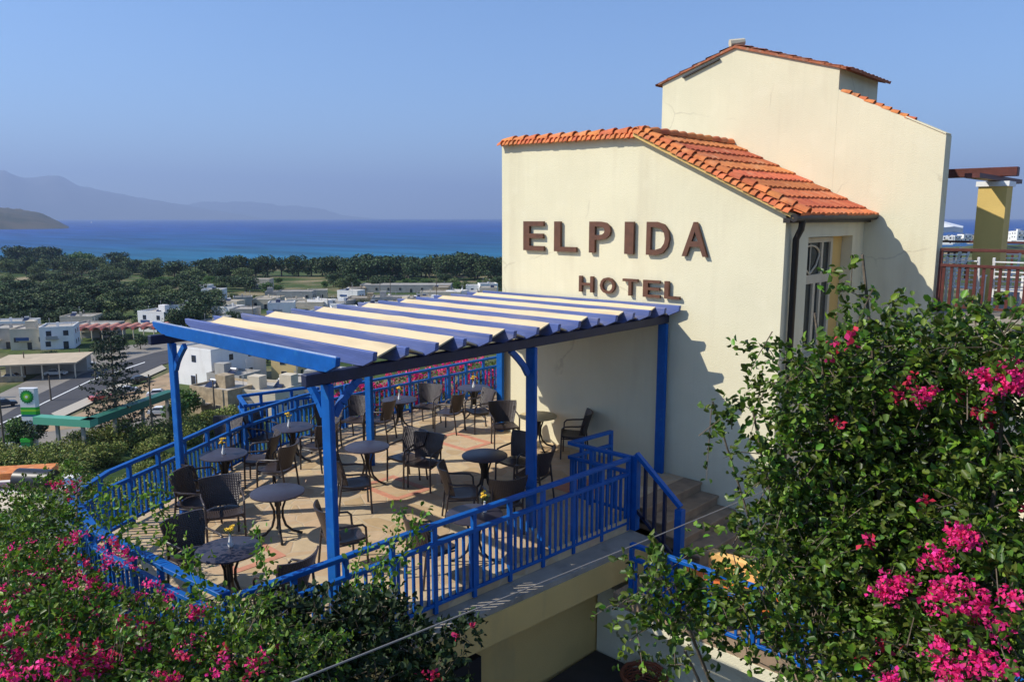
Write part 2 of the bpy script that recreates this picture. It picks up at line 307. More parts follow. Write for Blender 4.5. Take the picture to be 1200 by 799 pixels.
# floor outline (counter clockwise), z = 0
FL = [(-7.15,3.35),(-7.1,6.0),(-6.85,10.0),(-7.25,10.0),(-7.25,12.34),(-12.03,12.34),(-12.03,15.9),(-15.0,15.9),(-15.0,10.0),(-14.75,8.7),(-14.15,6.95),(-13.2,5.45),(-12.3,3.95),(-11.6,3.2),(-10.1,3.0),(-8.4,3.2)]
mb = MB(); mb.prism(FL, 'z', -.22, 0.0); tag(mb.build('terrace_floor', M['paving']), kind='structure')
LED = [(-6.95,2.9),(-6.72,6.0),(-6.42,9.98),(-7.2,10.1),(-7.2,12.33),(-12.0,12.33),(-12.02,16.0),(-15.25,16.0),(-15.25,10.0),(-15.0,8.5),(-14.4,6.75),(-13.4,5.2),(-12.5,3.7),(-11.8,2.9),(-10.0,2.65),(-8.4,2.85)]
mb = MB(); mb.prism(LED, 'z', -.55, -.223); tag(mb.build('terrace_slab', M['concrete']), kind='structure')
# ochre face of the slab edge is the top of the undercroft wall
mb = MB(); P0, P1 = (-7.15,5.2), (-7.0,9.36)
mb.add([(-7.35,2.8,-2.6),(-7.02,9.36,-2.6),(-7.3,9.36,-2.6),(-7.6,2.8,-2.6),(-7.35,2.8,-.56),(-7.02,9.36,-.56),(-7.3,9.36,-.56),(-7.6,2.8,-.56)], [(3,2,1,0),(4,5,6,7),(0,1,5,4),(1,2,6,5),(2,3,7,6),(3,0,4,7)])
uw = tag(mb.build('undercroft_wall', M['stucco2']), 'ochre plastered wall in shade under the edge of the terrace slab', 'wall')
mb = MB(); mb.add([(-6.93,2.9,-.72),(-6.70,6.0,-.72),(-6.40,9.97,-.72),(-7.0,9.97,-.72),(-7.3,2.9,-.72),(-6.93,2.9,-.30),(-6.70,6.0,-.30),(-6.40,9.97,-.30),(-7.0,9.97,-.30),(-7.3,2.9,-.30)], [(4,3,2,1,0),(5,6,7,8,9),(0,1,6,5),(1,2,7,6),(2,3,8,7),(3,4,9,8),(4,0,5,9)])
mb.build('edge_beam', M['stucco2'], uw)
mb = MB(); mb.box(-7.4,-7.0,5.1,6.7,-2.1,-1.02)
o = mb.build('doorway', mat('dark_recess', (.012,.010,.010), .8), uw); o.location.x += .07
# retaining walls round the rest of the terrace
RW = [(-7.3,3.1),(-8.4,3.0),(-10.0,2.85),(-11.7,3.1),(-12.4,3.85),(-13.3,5.35),(-14.3,6.9),(-14.9,8.6),(-15.1,10.0),(-15.1,15.95)]
mb = MB()
mb.prism(RW + [(-12.1,15.95),(-12.1,12.5),(-7.8,12.5),(-7.8,3.6)], 'z', -9, -.56)
tag(mb.build('retaining_wall', M['stucco2']), 'tall plastered wall carrying the terrace above the hillside', 'wall')
# floor inlays
M['terracotta'] = mat('pink_inlay', (.62,.27,.17), .8, noise=.2, nscale=10)
def inlay(cx, cy, a, b, wd):
    mb = MB()
    for x0,x1,y0,y1 in ((-a,a,-b,-b+wd),(-a,a,b-wd,b),(-a,-a+wd,-b+wd,b-wd),(a-wd,a,-b+wd,b-wd)): mb.box(cx+x0,cx+x1,cy+y0,cy+y1,.0,.006)
    tag(mb.build('floor_inlay', M['terracotta']), kind='structure')
inlay(-12.05, 11.05, .62, .42, .13); inlay(-10.75, 8.25, .55, .4, .12); inlay(-8.3,10.6,.35,.4,.25); inlay(-10.1,5.0,.5,.4,.12)
# courtyard floor, landing and stairs
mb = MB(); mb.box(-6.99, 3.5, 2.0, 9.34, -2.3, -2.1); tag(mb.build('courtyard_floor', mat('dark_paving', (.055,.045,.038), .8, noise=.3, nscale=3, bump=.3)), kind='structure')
mb = MB(); mb.box(-6.4, 4.0, 8.95, 15.9, -.95, -.75); tag(mb.build('landing', M['step']), kind='structure')
mb = MB(); mb.box(-7.0, 4.0, 9.37, 9.65, -2.6, -.955)
tag(mb.build('landing_wall', M['stucco']), 'cream wall below the landing at the foot of the stairs', 'wall')
mb = MB(); mb.box(-6.42,4.02, 8.93,9.36,-1.12,-.955); tag(mb.build('landing_edge', M['stucco']), kind='structure')
mb = MB(); mb.box(.2,1.0,9.33,9.372,-2.1,-1.3); 
st = empty('stone_steps', (-6.9,11.4,-.75), 'four worn stone steps going down from the terrace along the cream hotel wall', 'stairs')
for i in range(4):
    x0 = -7.25 + .345*i; z1 = -.175*i
    mb = MB(); mb.box(-7.25, x0+.345, 10.55-.0*i, 12.345, z1-.175-.13, z1-.045) if i else mb.box(-7.25, x0+.345, 10.55, 12.345, -.30, -.045)
    mb.build('riser', M['step'], st)
    mb = MB(); mb.box(x0-.02 if i else x0, x0+.375, 10.5, 12.35, z1-.045, z1-(0.002 if i==0 else 0)); mb.build('tread', M['step'], st, bevel=.008)
mb = MB(); mb.box(-7.24,-6.0,10.6,12.34,-.749,-.56); mb.build('base', M['step'], st)
# ================================================================== HOTEL
ht = empty('hotel_building', (-8.8, 14.1, 0), 'cream stuccoed hotel block with orange tiled roof and brown letters on its wall', 'building')
zr = lambda x: 6.28 if x < -8.5 else 6.28 + (x+8.5)*(4.86-6.28)/(2.94)   # wall head under the tiles
mb = MB(); mb.prism([(-12.03,-6),(-5.56,-6),(-5.56,zr(-5.56)),(-8.5,6.28),(-12.03,6.36)], 'y', Yw, Yw+.25)
wl = mb.build('front_wall', M['stucco'], ht)
mb = MB()
X0, X1 = -5.81, -5.562
mb.box(X0,X1,Yw+.251,13.3,-6,4.84); mb.box(X0,X1,15.35,15.925,-6,4.84); mb.box(X0,X1,13.3,15.35,4.47,4.84); mb.box(X0,X1,13.3,15.35,-6,2.35)
mb.build('side_wall', M['stucco'], ht)
mb = MB(); mb.box(-12.03,-11.8,Yw+.251,15.92,-6,6.3); mb.build('rear_wall', M['stucco'], ht)
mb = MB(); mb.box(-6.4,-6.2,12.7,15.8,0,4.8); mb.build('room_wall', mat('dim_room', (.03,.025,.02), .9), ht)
# window (leaf with arched tracery)
wf = MB(); xw0, xw1 = -5.80, -5.74; ya, yb, za, zb = 13.32, 14.86, 2.36, 4.45
for y0,y1,z0,z1 in ((ya,ya+.1,za,zb),(yb-.1,yb,za,zb),(ya+.1,yb-.1,zb-.09,zb),(ya+.1,yb-.1,za,za+.1),(ya+.1,yb-.1,3.62,3.78),((ya+yb)/2-.05,(ya+yb)/2+.05,za+.1,3.62),(yb-.52,yb-.44,3.78,zb-.09),(yb-.52,yb-.44,za+.1,3.62)):
    wf.box(xw0,xw1,y0,y1,z0,z1)
def arc(cx, cz, r, a0, a1, n, sx=1, sz=1): return [( -5.765, cx+r*sx*math.cos(a0+(a1-a0)*k/n), cz+r*sz*math.sin(a0+(a1-a0)*k/n)) for k in range(n+1)]
wf.tube(arc(13.90, 4.14, .40, 0, math.pi, 14, 1, .42), .018, 6); wf.tube([(-5.765,13.50,4.14),(-5.765,13.62,3.95),(-5.765,13.90,3.79)], .018, 6); wf.tube([(-5.765,14.30,4.14),(-5.765,14.18,3.95),(-5.765,13.90,3.79)], .018, 6); wf.tube([(-5.765,13.90,3.79),(-5.765,13.90,4.34)], .014, 6)
win = wf.build('window', M['frame'], ht)
gl = MB(); gl.box(-5.79,-5.78,ya+.05,yb-.05,za+.05,zb-.04); g_ = gl.build('pane', M['glass']); g_.parent = win
mb = MB(); mb.box(-5.80,-5.76,14.87,15.34,2.36,4.46); mb.build('window_surround', M['stucco2'], ht)
# gutter + downpipe
mb = MB(); mb.tube([(-5.36,12.2,4.80),(-5.36,15.9,4.83)], .065, 10); mb.box(-5.56,-5.44,12.25,15.92,4.72,4.80); mb.build('gutter', M['darkpipe'], ht, smooth=True)
mb = MB(); mb.tube([(-5.36,12.55,4.78),(-5.38,12.55,4.62),(-5.47,12.58,4.45),(-5.48,12.60,-.5)], .055, 10); mb.build('downpipe', M['darkpipe'], ht, smooth=True)
mb = MB(); mb.tube([(-12.09,12.30,-.2),(-12.09,12.30,2.9)], .045, 10); mb.build('lit_edge_tube', M['white'], ht, smooth=True)  # white tube added to stand for the corner post's sunlit edge
# tiled slope: courses that step over one another, scalloped across
def tiled(A, Bv, Cv, L, W, course, pitch, nper=8, amp=.03, lift=.035, jit=.012):
    """A corner, Bv unit vector down the slope, Cv unit vector across; returns MB"""
    A, Bv, Cv = Vector(A), Vector(Bv).normalized(), Vector(Cv).normalized(); N = Cv.cross(Bv)
    if N.z < 0: N = -N
    mb = MB(); ny = int(round(W/pitch*nper)); nc = int(math.ceil(L/course))
    for c in range(nc):
        s0 = c*course; s1 = min(L+.04, s0+course+.02); o = len(mb.v)
        jr = [random.uniform(-jit, jit) for _ in range(ny//nper+2)]
        for t, lz in ((s0, .0), (s1, lift), (s1, -.01)):
            for k in range(ny+1):
                ph = k/nper; wv = abs(math.sin(math.pi*ph)); j = jr[int(ph)]
                mb.v.append(tuple(A + Bv*(t + (j if t > s0 else 0)) + Cv*(k*W/ny) + N*(lz + (amp*wv if lz >= 0 else 0) + .02 + (j*.3))))
        for rr_ in range(2):
            for k in range(ny): 
                mb.f.append((o+rr_*(ny+1)+k, o+rr_*(ny+1)+k+1, o+(rr_+1)*(ny+1)+k+1, o+(rr_+1)*(ny+1)+k)); mb.m.append(0)
    return mb
dn = Vector((2.94+.2, 0, 4.86-6.28-.1)); Ls = dn.length
roof = tiled((-8.5,12.32,6.36), dn, (0,1,0), Ls, 3.6, Ls/8.6, .2).build('roof', M['tile'], ht, smooth=False)
mb = MB(); mb.prism([(-8.5,6.29),(-5.37,4.79),(-5.37,4.85),(-8.5,6.37)], 'y', 12.20, 15.92); o = mb.build('roof_deck', M['stucco2'], ht)
def barrels(name, p, q, r, length, par, m=M['tile'], off=0):
    p, q = Vector(p), Vector(q); d = (q-p); L = d.length; d.normalize(); n = int(L/length); mb = MB(); side = d.cross(Vector((0,0,1))).normalized(); up = side.cross(d)
    for i in range(n+1):
        a = p + d*(i*length); b = a + d*(length*1.12); o = len(mb.v); jx = random.uniform(-.012,.012)
        for e, rr_, lz in ((a, r*.82, .0), (b, r*1.06, .025)):
            for k in range(9):
                th = math.pi*k/8; mb.v.append(tuple(e + side*(math.cos(th)*rr_+jx) + up*(math.sin(th)*rr_+lz)))
            for k in range(9):
                th = math.pi*(8-k)/8; mb.v.append(tuple(e + side*(math.cos(th)*rr_*.82+jx) + up*(math.sin(th)*rr_*.82+lz)))
        for k in range(18): mb.f.append((o+k, o+(k+1) % 18, o+18+(k+1) % 18, o+18+k)); mb.m.append(0)
        for bs in (0, 18):
            for k in range(8): mb.f.append((o+bs+k, o+bs+k+1, o+bs+16-k, o+bs+17-k)); mb.m.append(0)
    return mb.build(name, m, par)
sl = dn.normalized(); up_ = Vector((sl.z, 0, -sl.x)) * -1
barrels('verge_tiles', Vector((-8.55,12.42,6.43)), Vector((-5.45,12.42,4.96)), .09, .26, ht)
barrels('verge_tiles', Vector((-8.5,12.24,6.35)), Vector((-5.5,12.24,4.88)), .085, .13, ht)
barrels('coping_tiles', Vector((-12.05,12.42,6.40)), Vector((-8.6,12.42,6.35)), .115, .33, ht)
barrels('coping_tiles', Vector((-12.05,12.30,6.33)), Vector((-8.6,12.30,6.26)), .09, .115, ht)
barrels('ridge_tiles', Vector((-8.52,12.3,6.38)), Vector((-8.52,15.9,6.38)), .11, .33, ht)
mb = MB(); mb.box(-12.03,-8.5,12.62,15.92,6.2,6.33); mb.build('flat_roof', M['concrete'], ht)
# sign
sg = empty('hotel_sign', (-9.1, Yw, 4.0), 'raised brown letters ELPIDA above HOTEL on the sunlit cream wall', 'sign')
def letter(ch, px0, px1, z0, z1, py):
    cu = bpy.data.curves.new('letter', 'FONT'); cu.body = ch; cu.extrude = .028; cu.offset = .012; cu.resolution_u = 3
    t_ = bpy.data.objects.new('tmp', cu); sc.collection.objects.link(t_); dg = bpy.context.evaluated_depsgraph_get(); dg.update()
    me = bpy.data.meshes.new_from_object(t_.evaluated_get(dg)); bpy.data.objects.remove(t_)
    co = np.empty(len(me.vertices)*3); me.vertices.foreach_get('co', co); co = co.reshape(-1, 3)
    mn, mx = co.min(0), co.max(0); x0 = onY(px0, py, Yw).x; x1 = onY(px1, py, Yw).x
    new = np.empty_like(co); new[:,0] = x0 + (co[:,0]-mn[0])/(mx[0]-mn[0])*(x1-x0); new[:,2] = z0 + (co[:,1]-mn[1])/(mx[1]-mn[1])*(z1-z0); new[:,1] = Yw - .010 - .040 - co[:,2]
    me.vertices.foreach_set('co', (new - np.array(sg['_o'])).ravel()); me.materials.clear(); me.materials.append(M['letter']); me.update()
    o = bpy.data.objects.new('letter', me); sc.collection.objects.link(o); o.parent = sg
for ch, a, b in (('E',616,640),('L',652,678),('P',693,718),('I',734.5,745),('D',760,787),('A',802,832)): letter(ch, a, b, 4.12, 4.73, 278)
for ch, a, b in (('H',681,697.5),('O',705.5,723),('T',732,749.5),('E',756,776),('L',781,799)): letter(ch, a, b, 3.33, 3.65, 338)
# higher block behind
Y2 = 15.93
hb = empty('hotel_block', (-7.3, 18, 0), 'taller cream gabled block of the hotel behind the tiled roof', 'building')
mb = MB(); mb.prism([(-10.3,-6),(-6.24,-6),(-6.24,7.70),(-8.5,8.42),(-10.3,7.86)], 'y', Y2, Y2+2.15); mb.build('gable_wall', M['stucco'], hb)
mb = MB(); mb.prism([(-6.238,-6),(-4.24,-6),(-4.24,6.30),(-6.238,7.30)], 'y', Y2, Y2+.35); mb.build('wing_wall', M['stucco'], hb)
mb = MB(); mb.prism([(-6.238,6.9),(-5.2,6.45),(-5.2,6.5),(-6.238,7.0)], 'y', Y2+.351, Y2+2.4); mb.build('wing_roof', M['tile2'], hb)
a = Vector((-10.42,0,7.90)); b = Vector((-8.5,0,8.52)); c = Vector((-6.05,0,7.72))
d1 = (a-b); d2 = (c-b)
tiled((-8.5,Y2-.06,8.44), d2, (0,1,0), d2.length, 2.3, .34, .22, amp=.02).build('roof', M['tile2'], hb)
tiled((-8.5,Y2-.06,8.44), d1, (0,1,0), d1.length, 2.3, .34, .22, amp=.02).build('roof', M['tile2'], hb)
mb = MB(); mb.prism([(-8.5,8.40),(-6.1,7.66),(-6.1,7.71),(-8.5,8.455)], 'y', Y2-.05, Y2+2.2); mb.prism([(-10.4,7.84),(-8.5,8.40),(-8.5,8.455),(-10.4,7.88)], 'y', Y2-.05, Y2+2.2); mb.build('eaves_board', M['tile2'], hb)
mb = MB(); mb.tube([(-8.62,Y2-.03,8.5),(-8.40,Y2+.2,8.55)], [.09,.07], 8); mb.build('ridge_cap', M['frame'], hb)
barrels('verge_tiles', Vector((-6.2,Y2+.06,7.26)), Vector((-4.95,Y2+.06,6.635)), .065, .17, hb)
mb = MB(); mb.beam((-4.95,Y2+.15,6.67), (-4.24,Y2+.15,6.315), .34, .025); mb.build('coping', M['stucco'], hb)
mb = MB(); mb.beam((-9.75,Y2-.035,7.93), (-8.85,Y2-.035,8.22), .05, .03); mb.build('ledge', M['darkpipe'], hb)
# ================================================================== PERGOLA
pg = empty('pergola', (-9.9, 8.6, 0), 'blue painted timber pergola with cream slatted canopy over the terrace', 'pergola')
XR, XL = -7.75, -12.12
def post(x, y, m=M['blue'], s=.14):
    mb = MB(); mb.box(x-.095,x+.095,y-.0375,y+.0375,0,2.872); return mb.build('post', m, pg, bevel=.012)
for x, y in ((XR,4.99),(XR,8.60),(XR,12.24)): post(x, y)
for x, y in ((XL,5.02),(XL,8.74)): post(x, y)
post(-11.98, 12.24)
for x in (XR, XL+.0):
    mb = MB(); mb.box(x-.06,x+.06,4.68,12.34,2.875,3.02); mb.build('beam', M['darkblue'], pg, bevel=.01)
def rafter(y):
    xs = [(-12.50,3.10),(-12.30,3.035),(-12.15,2.995),(-7.75,3.022),(-7.62,3.03),(-7.42,3.12)]
    mb = MB(); poly = [(x, z+.004) for x, z in xs] + [(-7.40,3.228),(-12.52,3.178)]
    mb.prism(poly, 'y', y-.032, y+.032); return mb.build('rafter', M['rafter'] if y > 5.2 else M['blue'], pg, bevel=.006)
ry = [4.93] + [5.45 + .4855*k for k in range(15)]
for y in ry: rafter(y)
mb = MB(); mb.beam((-12.50,4.915,3.188),(-7.42,4.915,3.236), .02, .012); mb.build('glare_strip', mat('glare_pale_blue', (.45,.55,.75), .6, noise=.3, nscale=6), pg)  # pale strip paints sunlit glare along the first rafter's top edge
def panel(y0, y1, z0, z1, xa, xb):
    vs = []; nseg = 12; mb = MB()
    for i in range(nseg+1):
        x = xa + (xb-xa)*i/nseg; dz = .045*(x+7.6)/4.7 + random.uniform(-.007,.007)
        vs += [(x,y0,z0+dz),(x,y1,z1+dz),(x,y1,z1+dz-.022),(x,y0,z0+dz-.022)]
    fs = [(4*i+a, 4*i+(a+1) % 4, 4*i+4+(a+1) % 4, 4*i+4+a) for i in range(nseg) for a in range(4)] + [(0,1,2,3), tuple(4*nseg+a for a in (3,2,1,0))]
    mb.add(vs, fs); mb.build('canopy_panel', M['canvas'], pg)
for k in range(0, 14, 2):
    y0 = 5.45 + .4855*k
    xa, xb = -12.22 + random.uniform(-.06,.06), -7.60 + random.uniform(-.02,.02)
    panel(y0+.05, y0+.46, 3.10, 3.238, xa, xb)
    panel(y0+.53, y0+.93, 3.222, 3.075, xa+.02, xb-.05)
def brace(x, y, dx, dy):
    pts = [Vector((x+dx*(.085+.38*t), y+dy*(.085+.38*t), 2.46+.41*(t**.75))) for t in (0,.25,.5,.75,1)]
    mb = MB()
    for i in range(4): mb.beam(pts[i], pts[i+1]+ (pts[i+1]-pts[i])*.04, .06, .085)
    mb.build('brace', M['blue'], pg)
brace(XL,5.02,1,0); brace(XR,4.99,-1,0); brace(XR,8.60,0,-1); brace(XL,8.74,0,1); brace(XR,4.99,0,1)
# ================================================================== RAILINGS
def railing(name, pts, label, group, z0=.08, h=1.02, zg=0.0, mid=.74, bal=.115, posts=.66, m=M['blue'], vary=True, bw=.034, tw=.085, foot=-.2):
    pts = [Vector((p[0], p[1], p[2] if len(p) > 2 else zg)) for p in pts]
    r = empty(name, tuple(pts[0]), label, 'railing', group)
    for zz, w_, h_, nm in ((h-.03, tw, .055, 'top_rail'), (mid, .07, .055, 'mid_rail'), (z0, .05, .045, 'bottom_rail')):
        if nm == 'mid_rail' and mid is None: continue
        mb = MB()
        for a, b in zip(pts[:-1], pts[1:]):
            d = (b-a).normalized()*.02; mb.beam(a+Vector((0,0,zz))-d, b+Vector((0,0,zz+.0015*(len(mb.v) % 3)))+d, w_, h_)
        mb.build(nm, m, r, bevel=.006)
    seg = [(b-a).length for a, b in zip(pts[:-1], pts[1:])]; L = sum(seg)
    def P(s):
        for a, b, l in zip(pts[:-1], pts[1:], seg):
            if s <= l + 1e-6: return a + (b-a)*(s/l), math.atan2((b-a).y, (b-a).x)
            s -= l
        return pts[-1], 0
    n = max(1, int(round(L/posts)))
    for i in range(n+1):
        p, rz = P(L*i/n); mb = MB(); mb.cbox(p+Vector((0,0,(foot+h-.06)/2)), .058, .058, h-.06-foot, rz=rz); mb.build('post', m, r)
    n2 = int(L/bal)
    zt = mid if mid else h-.06
    for i in range(n2):
        s_ = (i+.5)*L/n2
        if abs((s_/(L/n)) - round(s_/(L/n)))*(L/n) < .05: continue
        p, rz = P(s_); mb = MB(); mb.cbox(p+Vector((0,0,(z0+.025+zt-.03)/2)), bw, .03, zt-.03-z0-.025, rz=rz+random.uniform(-.03,.03)); mb.build('baluster', m, r)
    return r
G_ = 'blue railings round the terrace'
railing('terrace_railing', [(-7.13,3.42),(-7.08,6.0),(-6.87,9.95)], 'long straight blue railing along the near edge of the terrace above the slab ledge', G_, z0=-.08)
railing('terrace_railing', [(-11.52,3.24),(-10.05,3.04),(-8.35,3.22),(-7.25,3.36)], 'blue railing with thick rail at the front left end of the terrace among bougainvillea', G_, tw=.12)
railing('terrace_railing', [(-11.58,3.32),(-12.22,3.96),(-13.08,5.46),(-13.98,6.95),(-14.58,8.7),(-14.78,9.9)], 'curved blue railing along the far left side of the terrace facing the town', G_)
railing('terrace_railing', [(-14.80,10.0),(-14.82,11.3),(-14.84,13.0),(-14.86,15.8)], 'blue railing at the back of the terrace with pink flowers showing behind it', G_, bal=.15)
railing('balcony_railing', [(-14.9,9.35),(-15.15,9.3),(-15.45,7.75),(-14.6,7.45)], 'small blue railing bay standing out beyond the curved terrace railing', None, h=1.0, zg=0.04)
railing('guard_railing', [(-6.9,10.05),(-8.12,10.0),(-8.02,11.05)], 'short blue guard railing standing back from the top of the steps', None)
# stair handrail
hr = empty('stair_handrail', (-6.85,10.3,0), 'sloping blue handrail beside the stone steps', 'handrail')
A_, B_ = Vector((-6.82,10.1,1.06)), Vector((-5.98,10.1,.38))
mb = MB(); mb.beam(A_, B_, .09, .07); mb.build('top_rail', M['blue'], hr, bevel=.006)
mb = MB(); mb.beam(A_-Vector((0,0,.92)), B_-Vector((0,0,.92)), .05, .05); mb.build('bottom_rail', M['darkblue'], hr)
for t_ in (.22,.44,.66):
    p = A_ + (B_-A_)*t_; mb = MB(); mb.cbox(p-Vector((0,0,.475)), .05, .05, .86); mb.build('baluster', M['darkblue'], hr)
mb = MB(); mb.box(-6.05,-5.93,10.04,10.16,-.75,.34); mb.build('newel_post', M['blue'], hr)
mb = MB(); mb.box(-6.88,-6.77,10.04,10.16,-.22,1.02); mb.build('newel_post', M['blue'], hr)
railing('landing_railing', [(-6.1,8.98),(-2.5,8.98),(3.5,9.0)], 'blue railing along the landing below the steps behind the right bush', None, zg=-.78, h=.90, foot=-.05, bal=.16, mid=.66)
# ================================================================== UPPER TERRACE at right
mb = MB(); mb.box(-4.24, 14, 15.98, 24.5, 2.85, 3.05); tag(mb.build('upper_terrace', M['concrete']), kind='structure')
mb = MB(); mb.box(-4.23, 14, 16.0, 16.25, -1.0, 2.845); tag(mb.build('upper_terrace_wall', M['stucco']), 'cream wall below the brown balcony railing at the right edge', 'wall')
railing('brown_railing', [(-4.18,16.05,3.05),(3.0,16.05,3.05)], 'red brown wooden railing along the front of the upper right terrace', 'brown wooden railings', h=1.2, mid=.88, z0=.12, foot=0, m=M['brownwood'], posts=1.6, bal=.13, bw=.05)
railing('brown_railing', [(-6.5,23.6,3.05),(4.0,23.6,3.05)], 'brown wooden railing at the far side of the upper right terrace before the sea', 'brown wooden railings', h=1.15, mid=.85, z0=.12, foot=0, m=M['brownwood'], posts=1.8, bal=.15, bw=.05)
pl = empty('pillar', (-3.85,18.2,3.05), 'square ochre pillar with a white cap on the upper right terrace', 'pillar')
mb = MB(); mb.box(-4.12,-3.62,18.0,18.5,3.05,5.42); mb.build('shaft', mat('yellow_ochre', (.70,.50,.16), .9, noise=.12, nscale=2, bump=.3), pl)
mb = MB(); mb.box(-4.16,-3.58,17.96,18.54,5.422,5.52); mb.build('cap', M['white'], pl)
bmn = MB(); bmn.box(-6.0,-3.5,18.15,18.35,5.62,5.80); br = tag(bmn.build('timber_beam', M['brownwood'], None, bevel=.01), 'dark red brown timber beam resting above the ochre pillar', 'beam')
mb = MB(); mb.box(-4.0,-3.75,16.4,20.0,5.53,5.617); mb.build('cross_timber', M['brownwood'], br)
# ================================================================== FURNITURE
def make_table(top=M['slate']):
    r = local_empty('cafe_table')
    mb = MB(); mb.lathe([(.385,.695),(.40,.70),(.40,.718),(.39,.724)], n=36); mb.build('tabletop', top, r, smooth=True)
    mb = MB(); mb.lathe([(.05,.50),(.055,.66),(.20,.675),(.20,.694)], n=14); mb.lathe([(.035,.30),(.035,.52)], n=10); mb.build('column', M['iron'], r)
    for k in range(4):
        a = math.pi/2*k + .4; c, s = math.cos(a), math.sin(a)
        pts = [(.22,.69),(.12,.60),(.065,.45),(.06,.32),(.10,.18),(.20,.075),(.31,.03),(.34,.02)]
        mb = MB(); mb.tube([(x*c,x*s,z) for x, z in pts], [.014,.016,.018,.02,.02,.02,.02,.022], 7); mb.build('leg', M['iron'], r, smooth=True)
    return r
def make_chair(arch=False):
    """faces +X"""
    r = local_empty('armchair'); m = M['rattan']
    # seat
    mb = MB(); prof = [(-.22,.425),(-.05,.415),(.12,.42),(.24,.43)]; n = 10; vs = []; wds = [.215,.235,.245,.235]
    for lz in (0, .035):
        for (x, z), wd in zip(prof, wds):
            for j in range(n+1):
                u = -1+2*j/n; vs.append((x, u*wd, z+lz-.012*(1-u*u)))
    K = n+1; fs = []
    for i in range(3):
        for j in range(n):
            fs.append((i*K+j, i*K+j+1, (i+1)*K+j+1, (i+1)*K+j)); o = 4*K; fs.append((o+i*K+j, o+(i+1)*K+j, o+(i+1)*K+j+1, o+i*K+j+1))
    for i in range(3):
        for j in (0, n): fs.append((i*K+j, (i+1)*K+j, 4*K+(i+1)*K+j, 4*K+i*K+j))
    for j in range(n):
        for i in (0, 3): fs.append((i*K+j, i*K+j+1, 4*K+i*K+j+1, 4*K+i*K+j))
    mb.add(vs, fs); mb.build('seat', m, r, smooth=True)
    # wrap-round back
    mb = MB(); rows = [(.47,-.21,.21),(.58,-.235,.235),(.72,-.275,.275),(.83,-.31,.292),(.885,-.33,.29)]
    if arch: rows = [(.46,-.21,.22),(.58,-.24,.25),(.70,-.27,.27),(.80,-.295,.255),(.90,-.315,.18)]
    vs = []
    for off in (0, -.028):
        for z, x, wd in rows:
            for j in range(n+1):
                u = -1+2*j/n; vs.append((x+off+.11*abs(u)**2.2, u*wd, z+(.018*abs(u)**2 if z > .8 else 0)))
    R = len(rows); fs = []
    for i in range(R-1):
        for j in range(n):
            fs.append((i*K+j, i*K+j+1, (i+1)*K+j+1, (i+1)*K+j)); o = R*K; fs.append((o+i*K+j, o+(i+1)*K+j, o+(i+1)*K+j+1, o+i*K+j+1))
    for i in range(R-1):
        for j in (0, n): fs.append((i*K+j, (i+1)*K+j, R*K+(i+1)*K+j, R*K+i*K+j))
    for j in range(n):
        for i in (0, R-1): fs.append((i*K+j, i*K+j+1, R*K+i*K+j+1, R*K+i*K+j))
    mb.add(vs, fs); mb.build('backrest', m, r, smooth=True)
    for s in (-1, 1):
        mb = MB(); mb.tube([(.235,s*.255,0),(.225,s*.25,.42),(.215,s*.255,.60),(.17,s*.262,.645),(.05,s*.27,.66),(-.10,s*.275,.665),(-.19,s*.265,.68)], .016, 7); mb.build('armrest', m, r, smooth=True)
        mb = MB(); mb.tube([(-.27,s*.22,0),(-.22,s*.22,.42),(-.19,s*.235,.60),(-.215,s*.25,.80)], .016, 7); mb.build('leg', m, r, smooth=True)
        mb = MB(); mb.tube([(.22,s*.235,.40),(-.22,s*.215,.40)], .013, 6); mb.build('seat_rail', m, r, smooth=True)
    return r
tb0 = make_table(); ch0 = make_chair(); ch0.scale = (1.06,1.06,1.04); used = {'t': False, 'c': False}
tables = {}
def put(kind, loc, rz, label, group):
    src = tb0 if kind == 't' else ch0
    o = src if not used[kind] else copy_tree(src); used[kind] = True
    for k in ('label','group','category'):
        if k in o: del o[k]
    o.location = loc; o.rotation_euler.z = rz; tag(o, label, 'table' if kind == 't' else 'chair', group); return o
TB = [('A',325,576,'round slate table in the open on curved iron legs, third post side of the terrace'),('B',268,643,'round slate table with a white vase in the nearest left corner of the terrace'),
      ('C',262,532,'round slate table with a yellow flower vase beside the curved railing'),('D',343,500,'round slate table with a vase tucked in the bend of the curved railing'),
      ('E',430,523,'round slate table behind the far middle blue post'),('F',568,533,'round dark table in the middle of the shaded seats below the cream wall'),
      ('H',468,468,'round slate table with a vase beside the back railing, nearer the middle post'),('I',555,454,'round slate table with a vase by the back railing near the cream wall'),
      ('J',556,602,'round slate table with yellow flowers close behind the long near railing')]
for k, x, y, lb in TB:
    p = onZ(x, y, .72); p.z = .0; tables[k] = p; put('t', p, random.uniform(0, 1.5), lb.replace(', third post side of the terrace', ' nearest the front blue post'), 'round cafe tables')
p = onZ(641, 484, .72); p.z = 0; p.y = min(p.y, 11.8); tables['G'] = p
tg = copy_tree(tb0); tg.location = p; tag(tg, 'round cream topped table standing in the sunlit corner against the cream wall', 'table', 'round cafe tables')
for c in tg.children:
    if c.name.startswith('tabletop'): c.data = c.data.copy(); c.data.materials[0] = mat('cream_tabletop', (.55,.43,.22), .5, noise=.1); c['label'] = 'cream tabletop'
